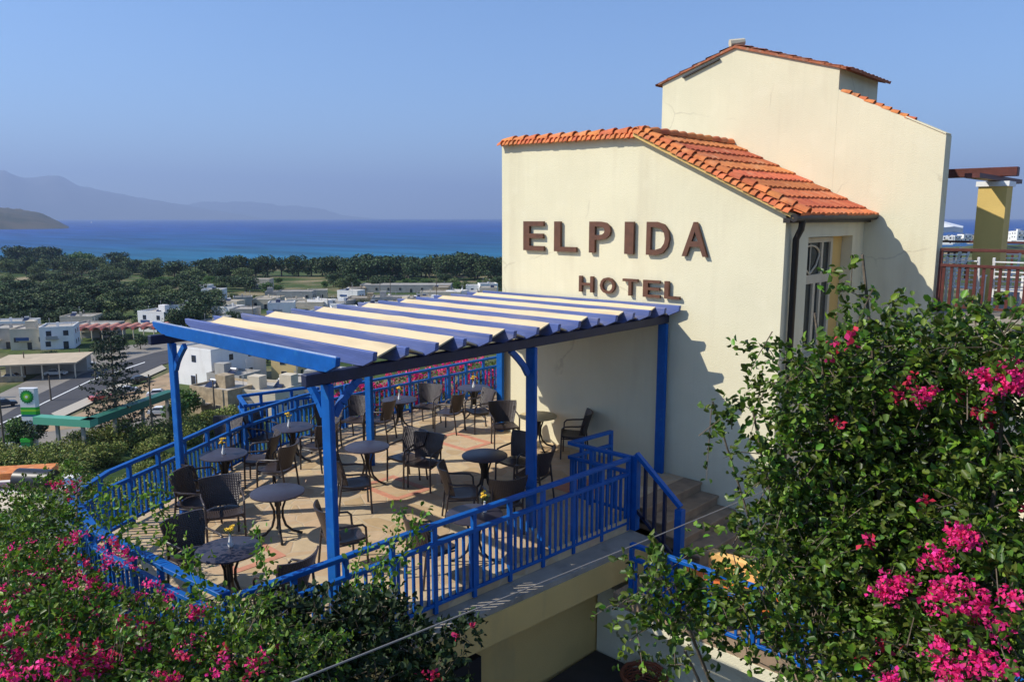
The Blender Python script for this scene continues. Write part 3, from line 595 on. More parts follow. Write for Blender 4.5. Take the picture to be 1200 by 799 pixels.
CH = [ # seat pixel x, y ; table it faces ; extra turn ; label
 (496,542,'E',-72,'rattan armchair with sunlit back, right one of the pair near the middle of the floor'),
 (463,537,'E',-80,'rattan armchair with sunlit back, left one of the pair near the middle of the floor'),
 (415,566,'E',60,'dark rattan armchair turned away just right of the front blue post'),
 (402,628,'A',75,'dark rattan armchair standing behind the front blue post near the railing'),
 (540,578,'F',55,'dark rattan armchair seen from behind at the near left of the shaded table'),
 (588,545,'F',-95,'black looking rattan armchair behind the shaded middle table'),
 (625,556,'F',-165,'dark rattan armchair beside the shaded right post, right of the middle table'),
 (606,500,'G',-35,'grey lit rattan armchair beside the post at the wall corner'),
 (682,506,'G',-150,'dark rattan armchair alone against the shaded cream wall'),
 (500,476,'I',-60,'rattan armchair with a sunlit back by the back railing, centre'),
 (527,483,'I',195,'dark rattan armchair by the back railing turned towards the wall'),
 (577,478,'I',-110,'dark rattan armchair at the back railing nearest the hotel wall'),
 (418,492,'H',-60,'rattan armchair with lit back by the back railing just left of the middle post'),
 (445,492,'H',205,'brown rattan armchair by the back railing just right of the middle post'),
 (298,540,'C',-125,'rattan armchair with pale lit back right of the vase table on the left'),
 (262,520,'C',-60,'dark rattan armchair against the curved railing behind the vase table'),
 (325,549,'A',-150,'dark rattan armchair seen sideways behind the open table'),
 (241,570,'C',80,'dark rattan armchair in the shade in front of the left vase table'),
 (370,521,'D',.0,'dark rattan armchair at the right of the railing bend table'),
 (312,512,'D',.2,'dark rattan armchair left of the railing bend table'),
 (383,503,'D',.7,'rattan armchair with lit side left of the front post, by the bend in the railing'),
 (231,588,'A',.2,'dark rattan armchair by the left pergola post, further from the front corner'),
 (262,600,'B',.1,'dark rattan armchair between the front corner table and the open table'),
 (232,652,'B',.0,'rattan armchair with lit curved edge at the left of the front corner table'),
 (335,690,'B',.0,'dark rattan armchair low behind the near railing beside the corner table'),
 (505,640,'J',.0,'dark rattan armchair partly hidden behind the long near railing and vine'),
 (590,588,'J',150,'dark rattan armchair behind the long railing, right of the yellow flowers'),
]
for x, y, tk, turn, lb in CH:
    p = onZ(x, y, .45); p.z = 0
    p.x = min(p.x, -7.55); d = tables[tk]-p
    if d.length < .72: p = tables[tk] - d.normalized()*.72
    if p.x > -8.2 and p.y > 10: p.x = -8.3
    p.y = min(p.y, 11.95) if p.x > -12.4 else p.y; p.x = max(p.x, -14.35)
    put('c', p, math.atan2(d.y, d.x)+turn*.8 if abs(turn) < 5 else rad(turn+random.uniform(-6,6)), lb, 'rattan armchairs on the terrace')
def vase(k, dx, dy, lb):
    p = tables[k]; r = empty('flower_vase', (p.x+dx, p.y+dy, .7245), lb, 'vase', 'small white vases on the tables'); q = Vector(r.location)
    mb = MB(); mb.lathe([(.028,0),(.034,.03),(.018,.09),(.012,.14),(.016,.155)], tuple(q), 12); mb.build('vessel', M['white'], r, smooth=True)
    mb = MB()
    for i in range(7):
        a = random.uniform(0, 6.28); R_ = random.uniform(.02,.08); e = q+Vector((R_*math.cos(a), R_*math.sin(a), .19+random.uniform(0,.07)))
        mb.tube([q+Vector((0,0,.14)), (q+e)/2+Vector((0,0,.06)), e], .003, 4)
    mb.build('stalk', M['leafL'], r); mb = MB()
    for i in range(9):
        a = random.uniform(0, 6.28); R_ = random.uniform(.0,.08); e = q+Vector((R_*math.cos(a), R_*math.sin(a), .21+random.uniform(-.01,.07)))
        for j in range(5):
            b = 1.2566*j+a; mb.tube([e, e+Vector((.022*math.cos(b),.022*math.sin(b),.010))], [.006,.011], 5)
    mb.build('flower', M['yellow'], r)
vase('B', -.05,.05,'white vase on the front corner table'); vase('C',.0,.0,'white vase with yellow flowers on the table by the curved railing'); vase('D',-.05,-.05,'white vase on the table in the bend of the railing')
vase('H',.0,.0,'white vase with yellow flower on the back table near the middle post'); vase('I',.0,.0,'white vase on the back table near the cream wall'); vase('J',.05,.15,'vase with bright yellow flowers behind the long near railing')
# sun loungers / chairs and a folded parasol on the upper right terrace
def slat_chair(x, y, lb, rz=0):
    r = empty('white_chair', (x,y,3.05), lb, 'chair', 'white slatted chairs on the upper terrace'); c, s = math.cos(rz), math.sin(rz)
    def T(u, v, z): return (x+u*c-v*s, y+u*s+v*c, 3.05+z)
    mb = MB()
    for k in range(6): mb.beam(T(-.25,-.2-.02*k,.50+.09*k), T(.25,-.2-.02*k,.50+.09*k), .075, .02)
    for u in (-.27,.27): mb.beam(T(u,-.17,.40), T(u,-.32,1.02), .04, .04)
    mb.build('backrest', M['white'], r); mb = MB()
    for k in range(5): mb.beam(T(-.25,-.15+.1*k,.42), T(.25,-.15+.1*k,.42), .08, .02)
    mb.build('seat', M['white'], r)
    for u in (-.27,.27):
        for v in (-.18,.28): mb = MB(); mb.beam(T(u,v,0), T(u,v,.64 if v > 0 else .42), .04, .04); mb.build('leg', M['white'], r)
        mb = MB(); mb.beam(T(u,-.25,.65), T(u,.32,.65), .06, .025); mb.build('armrest', M['white'], r)
for x, y, rz in ((-3.95,16.9,0),(-3.15,16.85,0),(-2.75,17.2,.3),(-4.9,19.4,1.5),(-4.1,20.6,.4),(-5.6,21.5,.8),(-3.0,20.0,2.6)):
    slat_chair(x, y, {(-3.95):'white slatted chair with its back to the brown railing, just left of the ochre pillar', (-3.15):'white slatted chair with its back to the brown railing, right of the ochre pillar', (-2.75):'white slatted chair at the very right edge behind the brown railing'}.get(x, 'white slatted chair further back on the upper right terrace'), rz)
um = empty('parasol', (-6.55,22.4,3.05), 'white cloth parasol seen past the corner of the tall cream wall', 'parasol'); q = Vector(um.location)
mb = MB(); mb.tube([q, q+Vector((0,0,1.85))], .025, 8); mb.build('pole', M['white'], um)
mb = MB(); n = 8; apex = q+Vector((0,0,1.85)); vs = [apex]+[q+Vector((1.15*math.cos(a), 1.15*math.sin(a), 1.50+.04*(i % 2))) for i, a in enumerate(np.linspace(0, 2*math.pi, 16, endpoint=False))]
vs += [v-Vector((0,0,.13)) for v in vs[1:]]
mb.add(vs, [(0,1+i,1+(i+1) % 16) for i in range(16)]+[(1+i,17+i,17+(i+1) % 16,1+(i+1) % 16) for i in range(16)]); mb.build('canopy', M['white'], um)
# orange cushions on the landing, wicker basket, wires, lamp
cu = empty('cushioned_bench', (-4.9,9.75,-.75), 'bench with bright orange cushions behind the lower blue railing', 'bench')
M['orange'] = mat('orange_cloth', (.72,.17,.03), .85, noise=.2, nscale=12); M['amber'] = mat('amber_cloth', (.85,.50,.16), .85, noise=.2, nscale=9)
mb = MB(); mb.box(-5.6,-3.7,9.3,9.75,-.42,-.30); mb.build('seat_cushion', M['orange'], cu, bevel=.03)
mb = MB(); mb.box(-5.3,-4.4,9.76,9.90,-.30,.0); mb.build('back_cushion', M['amber'], cu, bevel=.03)
mb = MB(); mb.box(-5.6,-3.7,9.3,9.90,-.5,-.425); mb.build('frame', M['brownwood'], cu)
for x in (-5.5,-3.8):
    for y in (9.36,9.84): mb = MB(); mb.box(x-.03,x+.03,y-.03,y+.03,-.75,-.5); mb.build('leg', M['brownwood'], cu)
bk = MB(); c = onZ(757, 792, -1.9)
for i in range(7):
    z = -2.09+.04*i; R_ = .26+.012*i
    bk.tube([(c.x+R_*math.cos(a), c.y-.05+R_*math.sin(a), z+.01*math.sin(9*a+i*2)) for a in np.linspace(0, 2*math.pi, 28)], .014 if i < 6 else .028, 6, cap=False)
for i in range(18):
    a = i*2*math.pi/18; bk.tube([(c.x+.25*math.cos(a), c.y-.05+.25*math.sin(a), -2.095), (c.x+.335*math.cos(a), c.y-.05+.335*math.sin(a), -1.85)], .009, 5)
tag(bk.build('wicker_basket', mat('red_wicker', (.30,.08,.03), .7, noise=.3)), 'round red brown wicker basket on the dark courtyard floor', 'basket')
def wire(name, p, q, sag, r, lb, col=(.03,.03,.03)):
    pts = [p+(q-p)*t+Vector((0,0,-sag*4*t*(1-t))) for t in np.linspace(0, 1, 25)]; mb = MB(); mb.tube(pts, r, 5); tag(mb.build(name, mat(name, col, .6), smooth=True), lb, 'cable')
wire('overhead_cable', at(250,836,4.6), onY(905,571,Yw-.02), .02, .007, 'long thin cable crossing in front of the slab edge to the hotel wall', (.22,.21,.20))
# ================================================================== FOLIAGE
def leaf_obj(name, P, size, mtl, parent=None, shape='oval', bias=(0,0,.7), D=None, curl=.25):
    N = len(P)
    nrm = rng.normal(size=(N,3)) + np.array(bias); nrm /= np.linalg.norm(nrm, axis=1)[:,None]
    t = rng.normal(size=(N,3)) if D is None else D + rng.normal(size=(N,3))*.5
    t -= nrm*(t*nrm).sum(1)[:,None]; t /= np.linalg.norm(t, axis=1)[:,None]; b = np.cross(nrm, t)
    s = size*rng.uniform(.65, 1.3, N)[:,None]
    if shape == 'oval':
        uv = [(0,0,0),(.28,-.30,.12),(.72,-.26,.10),(1,0,-.08),(.72,.26,.10),(.28,.30,.12)]; quads = [(0,1,2,3),(0,3,4,5)]
    elif shape == 'bract':
        uv = [(0,0,0),(.45,-.42,.25),(1,0,.3),(.45,.42,.25)]; quads = [(0,1,2,3)]
    else:
        uv = [(0,0,0),(.5,-.33,.15),(1,0,0),(.5,.33,.15)]; quads = [(0,1,2),(0,2,3)]
    K = len(uv); V = np.empty((N,K,3))
    for k, (u, v, w_) in enumerate(uv): V[:,k] = P + t*(s*u) + b*(s*v) + nrm*(s*w_*curl/.25*1.0)
    me = bpy.data.meshes.new(name); nf = len(quads)*N; q = len(quads[0])
    me.vertices.add(N*K); me.vertices.foreach_set('co', V.ravel())
    idx = (np.arange(N)[:,None,None]*K + np.array(quads)[None]).reshape(-1)
    me.loops.add(len(idx)); me.loops.foreach_set('vertex_index', idx.astype(np.int32)); me.polygons.add(nf)
    me.polygons.foreach_set('loop_start', (np.arange(nf)*q).astype(np.int32)); me.materials.append(mtl); me.update(calc_edges=True); me.validate()
    o = bpy.data.objects.new(name, me); sc.collection.objects.link(o)
    if parent: o.parent = parent; o.location = -Vector(parent.get('_o', (0,0,0)))
    return o
def sprigs(blobs, ntw, nleaf, ln, sp=.05, shell=.5):
    """leaf positions along little twigs growing out of each blob (cx,cy,cz,r); also returns the twigs"""
    P, D, T = [], [], []
    for (cx, cy, cz, r) in blobs:
        k = max(4, int(ntw*(r/.4)**2))
        d = rng.normal(size=(k,3)); d /= np.linalg.norm(d, axis=1)[:,None]
        st_ = np.array([cx,cy,cz]) + d*(r*rng.uniform(.15, 1, k)**shell)[:,None]*.85
        dr = d + rng.normal(size=(k,3))*.5 + np.array([0,0,.35]); dr /= np.linalg.norm(dr, axis=1)[:,None]
        L = ln*rng.uniform(.5, 1.5, k)
        for i in range(k):
            tt = np.linspace(.1, 1, nleaf); curve = st_[i] + np.outer(tt*L[i], dr[i]) + np.outer(tt**2*L[i]*.35, [0,0,-1])
            P.append(curve + rng.normal(size=(nleaf,3))*sp*.5); D.append(np.repeat(dr[i][None], nleaf, 0)); T.append((st_[i]-dr[i]*.12, curve[nleaf//2], curve[-1]))
    return np.concatenate(P), np.concatenate(D), T
def twig_obj(T, name, parent, r, every=1, m=None):
    mb = MB()
    for a, b, c in T[::every]: mb.tube([a, b, c], [r, r*.7, r*.35], 4, cap=False)
    return mb.build(name, m or M['bark'], parent)
def flower_heads(centers, n, r, size, mtl, name, parent):
    for c in centers:
        P = []; c = np.array(c); rr_ = r*rng.uniform(.7, 1.25)
        sub = c + rng.normal(size=(max(2, n//9),3))*rr_*.5
        for s_ in sub: P.append(s_ + rng.normal(size=(9,3))*size*.55)
        leaf_obj(name, np.concatenate(P), size, mtl, parent, 'bract', bias=(0,0,.3), curl=.5)
# --- big bougainvillea at the right
bR = empty('bougainvillea_bush', (-1.1,5.2,-2.1), 'large leafy bougainvillea tree with magenta clusters filling the lower right of the view', 'bush')
BR = [(1012,350,16,5.6),(1000,322,10,5.7),(1035,365,18,5.8),(955,415,30,5.7),(1030,425,48,5.8),(1090,420,60,5.8),(1150,410,50,5.6),(1190,390,40,5.4),(925,440,36,5.7),(900,400,14,5.8),(885,470,24,5.8),(853,490,14,5.8),(832,497,4,5.8),
      (980,480,70,6.0),(1060,500,80,6.2),(1140,510,80,6.0),(1190,480,60,5.6),(930,540,50,5.9),(900,590,36,5.8),(1000,590,85,6.2),(1090,610,90,6.2),(1170,600,80,5.8),(870,640,28,5.9),(940,660,62,6.0),(1030,690,85,6.0),(1120,700,80,5.8),(1185,700,60,5.5),
      (822,672,16,5.8),(785,655,20,5.7),(765,690,36,5.6),(745,735,24,5.6),(800,720,40,5.7),(795,765,22,5.6),(845,700,40,5.8),(870,700,30,5.6),(905,690,30,5.6),(835,690,20,5.6),(770,668,16,5.7),(885,720,26,5.8),(850,740,14,5.8),(960,735,45,5.7),(1050,775,70,5.6),(1130,790,70,5.4),(920,785,26,5.6),(980,795,40,5.5),(905,765,14,5.6),(1190,780,60,5.2),(960,610,60,6.1),(1000,440,50,6.1)]
blobs = []
for x, y, r, d in BR:
    c = at(x, y, d*.93); rw = r/F*d*.9
    blobs.append((c.x, c.y, c.z, rw))
    if r > 44:      # thickness behind the front lobes
        c2 = at(x, y, d*.93+.5); blobs.append((c2.x, c2.y, c2.z, rw*1.05))
P, D, T = sprigs(blobs, 72, 11, .19, .035, .45)
sel = rng.random(len(P)) < .66
leaf_obj('foliage', P[sel], .054, M['leaf'], bR, D=D[sel], curl=.45); leaf_obj('young_foliage', P[~sel], .050, M['leafL'], bR, D=D[~sel])
twig_obj(T, 'twig', bR, .0045, 3)
mb = MB(); base = Vector((-1.25,5.3,-2.1))
for (x, y, d, r0) in ((1010,300,5.7,.02),(955,370,5.8,.018),(1100,400,5.9,.03),(880,475,5.9,.016),(780,680,5.8,.02),(1180,470,5.6,.025),(940,560,6.0,.03),(1060,500,6.2,.035),(800,760,5.7,.018),(835,470,5.9,.008),(1165,640,5.8,.02)):
    tip = at(x, y, d*.95); mid_ = (base+tip)/2 + Vector((random.uniform(-.2,.2), random.uniform(-.1,.3), .25)); pts = []
    for t_ in np.linspace(0, 1, 12):
        pts.append(base*(1-t_)**2 + mid_*2*t_*(1-t_) + tip*t_**2 + Vector((random.uniform(-1,1), random.uniform(-1,1), random.uniform(-1,1)))*.02)
    mb.tube(pts, [r0*1.6*(1-.85*t_)+.004 for t_ in np.linspace(0, 1, 12)], 7)
mb.build('trunk', M['bark'], bR, smooth=True)
fc = [at(x, y, d) for x, y, d in ((1128,622,4.95),(1140,634,4.95),(1120,632,4.95),(1045,682,5.0),(1036,692,5.0),(1060,688,5.0),(1105,690,4.95),(1140,700,4.9),(1155,712,4.9),(1135,718,4.9),(1120,705,4.9),(1098,708,4.95),(1100,770,4.7),(1110,785,4.7),(1130,790,4.65),(1150,775,4.65),(1175,785,4.6),(1100,752,4.8),(1185,705,4.8),(1120,690,4.9),
      (1155,440,5.0),(1165,450,5.0),(1185,445,4.9),(1196,455,4.9),(1175,440,5.0),(1040,797,4.8),(1170,740,4.8),(1090,655,5.0),(1102,660,5.0),(1083,462,5.1),(1190,430,4.9))]
flower_heads(fc, 95, .062, .025, M['bract'], 'flower_cluster', bR)
fc = [at(x, y, d) for x, y, d in ((1000,398,5.0),(973,411,5.1),(1020,635,5.2),(1012,775,5.0),(1130,470,5.2),(1070,445,5.2),(1152,480,5.2),(1165,500,5.3),(1050,465,5.2),(1128,690,5),(985,500,5.3),(1035,760,5.0),(1085,590,5.3),(1200,600,5.1))]
flower_heads(fc, 12, .045, .034, M['bractdry'], 'faded_flower_cluster', bR)
# --- left bougainvillea, outside the front railing
bL = empty('bougainvillea_bush', (-7.2,1.6,-3.8), 'sprawling bougainvillea with pink flowers below the front left railing', 'bush')
BL = [(20,650,40,9.6),(50,620,34,10.4),(75,655,24,9.6),(40,695,50,8.8),(90,715,45,8.4),(125,705,30,8.6),(48,600,22,10.6),(70,570,18,12.4),(95,553,14,13),(20,760,60,7.6),(80,760,60,7.4),(150,755,50,7.6),(180,738,30,7.9),(210,780,54,7.2),(232,755,30,7.5),(20,600,30,12),(5,640,30,11),(280,755,46,7.2),(150,800,60,6.8),(280,800,50,6.8),(330,790,44,6.9),(5,700,40,8.4),(30,800,50,7),(330,755,30,7.4),(370,780,34,7.2),(300,735,22,7.6),(270,730,18,7.6)]
blobs = []
for x, y, r, d in BL:
    c = at(x, y, d*.97); rw = r/F*d; blobs.append((c.x, c.y, c.z, rw)); c2 = at(x, y, d*.97); blobs.append((c2.x-.1, c2.y-.15, c2.z-.5, rw*1.1))
for x_, y_, z_ in [(x0, y0, z0) for x0 in (-9.2,-8.5,-7.8,-7.1,-6.6) for y0 in (2.0,2.5) for z0 in (-.35,.1)]: blobs.append((x_, y_, z_+.12*math.sin(x_*9), .42))  # extra bush mass, mostly out of sight, added to shade the creeper
P, D, T = sprigs(blobs, 90, 10, .18, .04, .45)
sel = rng.random(len(P)) < .45
leaf_obj('foliage', P[sel], .049, M['leaf'], bL, D=D[sel], curl=.45); leaf_obj('young_foliage', P[~sel], .049, M['leafL'], bL, D=D[~sel]); twig_obj(T, 'twig', bL, .004, 3)
mb = MB()
for x, y, d in ((60,640,9.5),(150,720,7.9),(250,760,7.3),(90,570,11.2),(330,770,7.2)):
    tip = at(x, y, d); b_ = Vector((-7.2,1.6,-3.8)); mb.tube([b_, b_*.6+tip*.4+Vector((0,0,.6)), tip], [.06,.035,.012], 7)
mb.build('trunk', M['bark'], bL, smooth=True)
px_f = [(75,640),(85,655),(60,665),(40,660),(20,670),(15,650),(28,640),(5,660),(75,672),(45,680),(95,625),(70,680),(140,645),(130,655),(135,690),(150,662),(105,680),(110,700),(118,690),(100,710),(57,712),(50,705),(65,715),(80,725),(10,700),(20,765),(10,790),(40,790),(95,780),(105,785),(112,770),(100,790),(120,775),(15,797),(240,775),(250,785),(255,770),(220,750),(195,790),(190,797),(205,795),(300,775),(305,770),(160,700),(155,740),(195,705),(180,680),(120,640),(230,715),(5,775),(2,720),(22,735),(85,770),(0,690),(130,765),(165,750),(84,577),(62,570),(30,690),(55,650),(100,665),(85,690),(60,780),(75,795),(150,715),(175,725),(210,760),(270,770),(290,795),(330,770),(35,760),(10,745),(140,735),(98,745),(70,565),(90,565)]
fc = []
for x, y in px_f:
    b = min(BL, key=lambda q: (q[0]-x)**2+(q[1]-y)**2); fc.append(at(x, y, b[3]*.97-b[2]/F*b[3]*.95-.20))
flower_heads(fc[:64], 50, .07, .026, M['bract'], 'flower_cluster', bL); flower_heads(fc[64:]+fc[:64:4], 34, .10, .030, M['bractdry'], 'faded_flower_cluster', bL)
# --- shaded creeper below the slab
bC = empty('creeper', (-6.3,4.5,-2.1), 'dark shaded creeper hanging below the near edge of the terrace slab', 'creeper')
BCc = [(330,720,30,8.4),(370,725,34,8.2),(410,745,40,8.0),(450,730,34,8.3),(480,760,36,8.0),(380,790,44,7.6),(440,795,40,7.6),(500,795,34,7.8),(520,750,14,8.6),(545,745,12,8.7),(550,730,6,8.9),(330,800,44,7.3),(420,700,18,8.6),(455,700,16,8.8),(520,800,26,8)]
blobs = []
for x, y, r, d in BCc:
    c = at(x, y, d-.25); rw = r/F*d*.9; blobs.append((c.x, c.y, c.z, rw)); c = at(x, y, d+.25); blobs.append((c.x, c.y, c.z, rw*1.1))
P, D, T = sprigs(blobs, 75, 8, .16, .04, .6); leaf_obj('foliage', P, .07, M['shadeleaf'], bC, D=D); twig_obj(T, 'twig', bC, .004, 3)
mb = MB()
for x, y, d in ((400,740,8),(480,760,8),(450,710,8.4)): mb.tube([(-6.3,4.5,-2.1), Vector((-6.3,4.5,-2.1))*.5+at(x,y,d)*.5, at(x,y,d)], [.04,.03,.01], 6)
mb.build('stem', M['bark'], bC); flower_heads([at(x, y, 7.4) for x, y in ((500,797),(508,790),(545,738))], 10, .05, .034, M['bractdry'], 'flower_cluster', bC)
# --- vines climbing through the railings
def vine(px, d, lb, n=60, spread=.10, flip=0):
    pts = [at(x, y, d_) for (x, y), d_ in zip(px, d)]; r = empty('climbing_vine', tuple(pts[-1]), lb, 'vine', 'young vines climbing the blue railings')
    mb = MB(); mb.tube(pts, [.006]*len(pts), 5); mb.build('stem', M['leafL'], r)
    P = []; 
    for a, b in zip(pts[:-1], pts[1:]):
        k = max(4, int(n*(b-a).length)); tt = rng.random(k); P.append(np.array(a)+np.outer(tt, np.array(b-a))+rng.normal(size=(k,3))*spread*.45)
    leaf_obj('foliage', np.concatenate(P), .065, M['leafL'], r, bias=(-.4,-.4,.4))
vine([(300,615),(305,640),(312,670),(316,700),(318,730)], [9.1,8.9,8.7,8.5,8.4], 'upright green vine shoot rising over the railing near the corner table', 110, .13)
vine([(497,598),(490,620),(478,640),(462,665),(440,690),(430,720)], [9.3,9.1,9.0,8.9,8.8,8.6], 'tall vine shoot over the long railing in the middle', 120, .16)
vine([(470,595),(466,620),(455,645),(445,660),(450,700)], [9.3,9.15,9.0,8.9,8.8], 'second vine shoot left of the tallest on the long railing', 110, .14)
vine([(425,640),(418,665),(415,690),(400,720),(395,750)], [9.0,8.8,8.6,8.5,8.2], 'leafy vine hanging over the mid rail near the front post', 120, .18)
vine([(190,560),(185,590),(196,620),(190,650)], [10.6,10.4,10.2,10.0], 'vine climbing inside the front left corner railing', 120, .2)
vine([(160,580),(150,600),(150,630),(170,660)], [11,10.6,10.2,9.8], 'vine beside the front left corner post', 120, .22)
vine([(120,570),(118,600),(130,625)], [11.2,10.8,10.4], 'vine at the outer front left corner of the railing', 130, .22)
vine([(215,640),(222,665),(232,690),(250,720)], [9.0,8.8,8.6,8.3], 'leafy vine over the thick blue rail beside the corner table', 140, .2)
# --- pink hedge behind the back railing
bH = empty('flowering_hedge', (-15.5,12.5,-1.5), 'bougainvillea hedge covered in bright pink flowers behind the back railing', 'hedge')
blobs = [(-15.55+rng.uniform(-.1,.15), y, z, .38) for y in np.arange(9.9, 16.2, .42) for z in (.15, .55)]
P, D, T = sprigs(blobs, 26, 8, .16, .04); leaf_obj('foliage', P, .06, M['leaf'], bH, D=D); twig_obj(T, 'twig', bH, .005, 4)
mb = MB()
for y in (10.5,12,13.5,15): mb.tube([(-15.5,y,-4.5),(-15.5,y+.1,-1),(-15.5,y,.5)], [.05,.04,.015], 6)
mb.build('trunk', M['bark'], bH)
flower_heads([(-15.35+rng.uniform(-.25,.2), y, rng.uniform(-.0,1.0)) for y in rng.uniform(9.7, 16.2, 98)], 60, .16, .055, M['bract'], 'flower_cluster', bH)
# ================================================================== TOWN
M['asph'] = wear(mat('asphalt', (.060,.058,.062), .9, noise=.2, nscale=.3, bump=.2), (.09,.085,.08), .12, .6)
M['lot'] = wear(mat('pale_paving', (.27,.24,.20), .95, noise=.25, nscale=.15), (.13,.12,.10), .25, .6)
M['dirt'] = wear(mat('dry_dirt', (.42,.29,.17), .95, noise=.3, nscale=.25), (.10,.11,.05), .35, .8)
M['line'] = mat('road_paint', (.75,.75,.72), .8)
def sheet(name, poly_px, m, dz):
    mb = MB(); pts = [ground(x, y) for x, y in poly_px]; n = len(pts)//2
    # ladder of quads between two borders, subdivided so that it follows the ground
    A, B_ = pts[:n], pts[n:][::-1]; vs = []; K = 8; S = 10
    for i in range(n-1):
        for s_ in range(S if i < n-2 else S+1):
            t_ = s_/S
            for k in range(K+1):
                u = k/K; p = (A[i]*(1-t_)+A[i+1]*t_)*(1-u) + (B_[i]*(1-t_)+B_[i+1]*t_)*u; vs.append((p.x, p.y, gz(p.x, p.y)+dz))
    rows = len(vs)//(K+1); mb.add(vs, [(r*(K+1)+k, r*(K+1)+k+1, (r+1)*(K+1)+k+1, (r+1)*(K+1)+k) for r in range(rows-1) for k in range(K)])
    return tag(mb.build(name, m), kind='structure')
sheet('paved_yard', [(-60,520),(0,462),(50,438),(120,410),(200,398), (260,404),(180,418),(98,441),(47,466),(-60,530)], M['lot'], .10)
sheet('road', [(-60,526),(0,490),(47,462),(98,438),(180,414),(260,398), (300,402),(190,428),(125,456),(75,480),(0,530),(-60,575)], M['asph'], .14)
sheet('road_line', [(20,489.5),(51,473),(105,447),(170,425), (170,425.8),(105,447.9),(51,474.2),(20,491)], M['line'], .19)
sheet('road_line', [(-30,512),(0,497.5),(24,487), (24,488),(0,499),(-30,514)], M['line'], .19)
sheet('kerb_strip', [(60,486),(125,457),(190,429), (195,433),(130,463),(70,492)], mat('kerb_stone', (.45,.40,.32), .9), .24)
sheet('dirt_verge', [(55,500),(100,482),(140,462),(200,436), (215,505),(150,505),(100,512),(30,512)], M['dirt'], .08)
sheet('station_forecourt', [(-40,520),(30,510),(110,500),(200,486), (190,520),(110,532),(60,548),(-40,575)], M['lot'], .13)
M['win'] = mat('dark_window', (.03,.035,.045), .25); M['shut'] = mat('blue_shutter', (.03,.08,.22), .6)
HM = {'white': wear(mat('whitewash', (.80,.79,.76), .9, noise=.06, nscale=.5), (.55,.52,.46), .6, .4, (1,1,.3)), 'cream': wear(mat('cream_render', (.66,.57,.42), .9, noise=.12, nscale=.4), (.42,.36,.27), .7, .5), 'grey': wear(mat('bare_render', (.42,.40,.36), .9, noise=.2, nscale=.4), (.25,.22,.19), .6, .5),
      'stone': wear(mat('rough_stone', (.46,.36,.23), .95, noise=.35, nscale=1.2, bump=.5, bscale=4), (.25,.19,.12), .9, .6), 'yellow': mat('yellow_render', (.70,.52,.24), .9, noise=.15, nscale=.5)}
M['roofc'] = wear(mat('flat_roof_screed', (.46,.42,.36), .95, noise=.2, nscale=.4), (.22,.20,.17), .5, .7)
M['tank'] = mat('steel_tank', (.35,.36,.38), .4, metal=.4); M['solar'] = mat('solar_glass', (.015,.02,.05), .2)
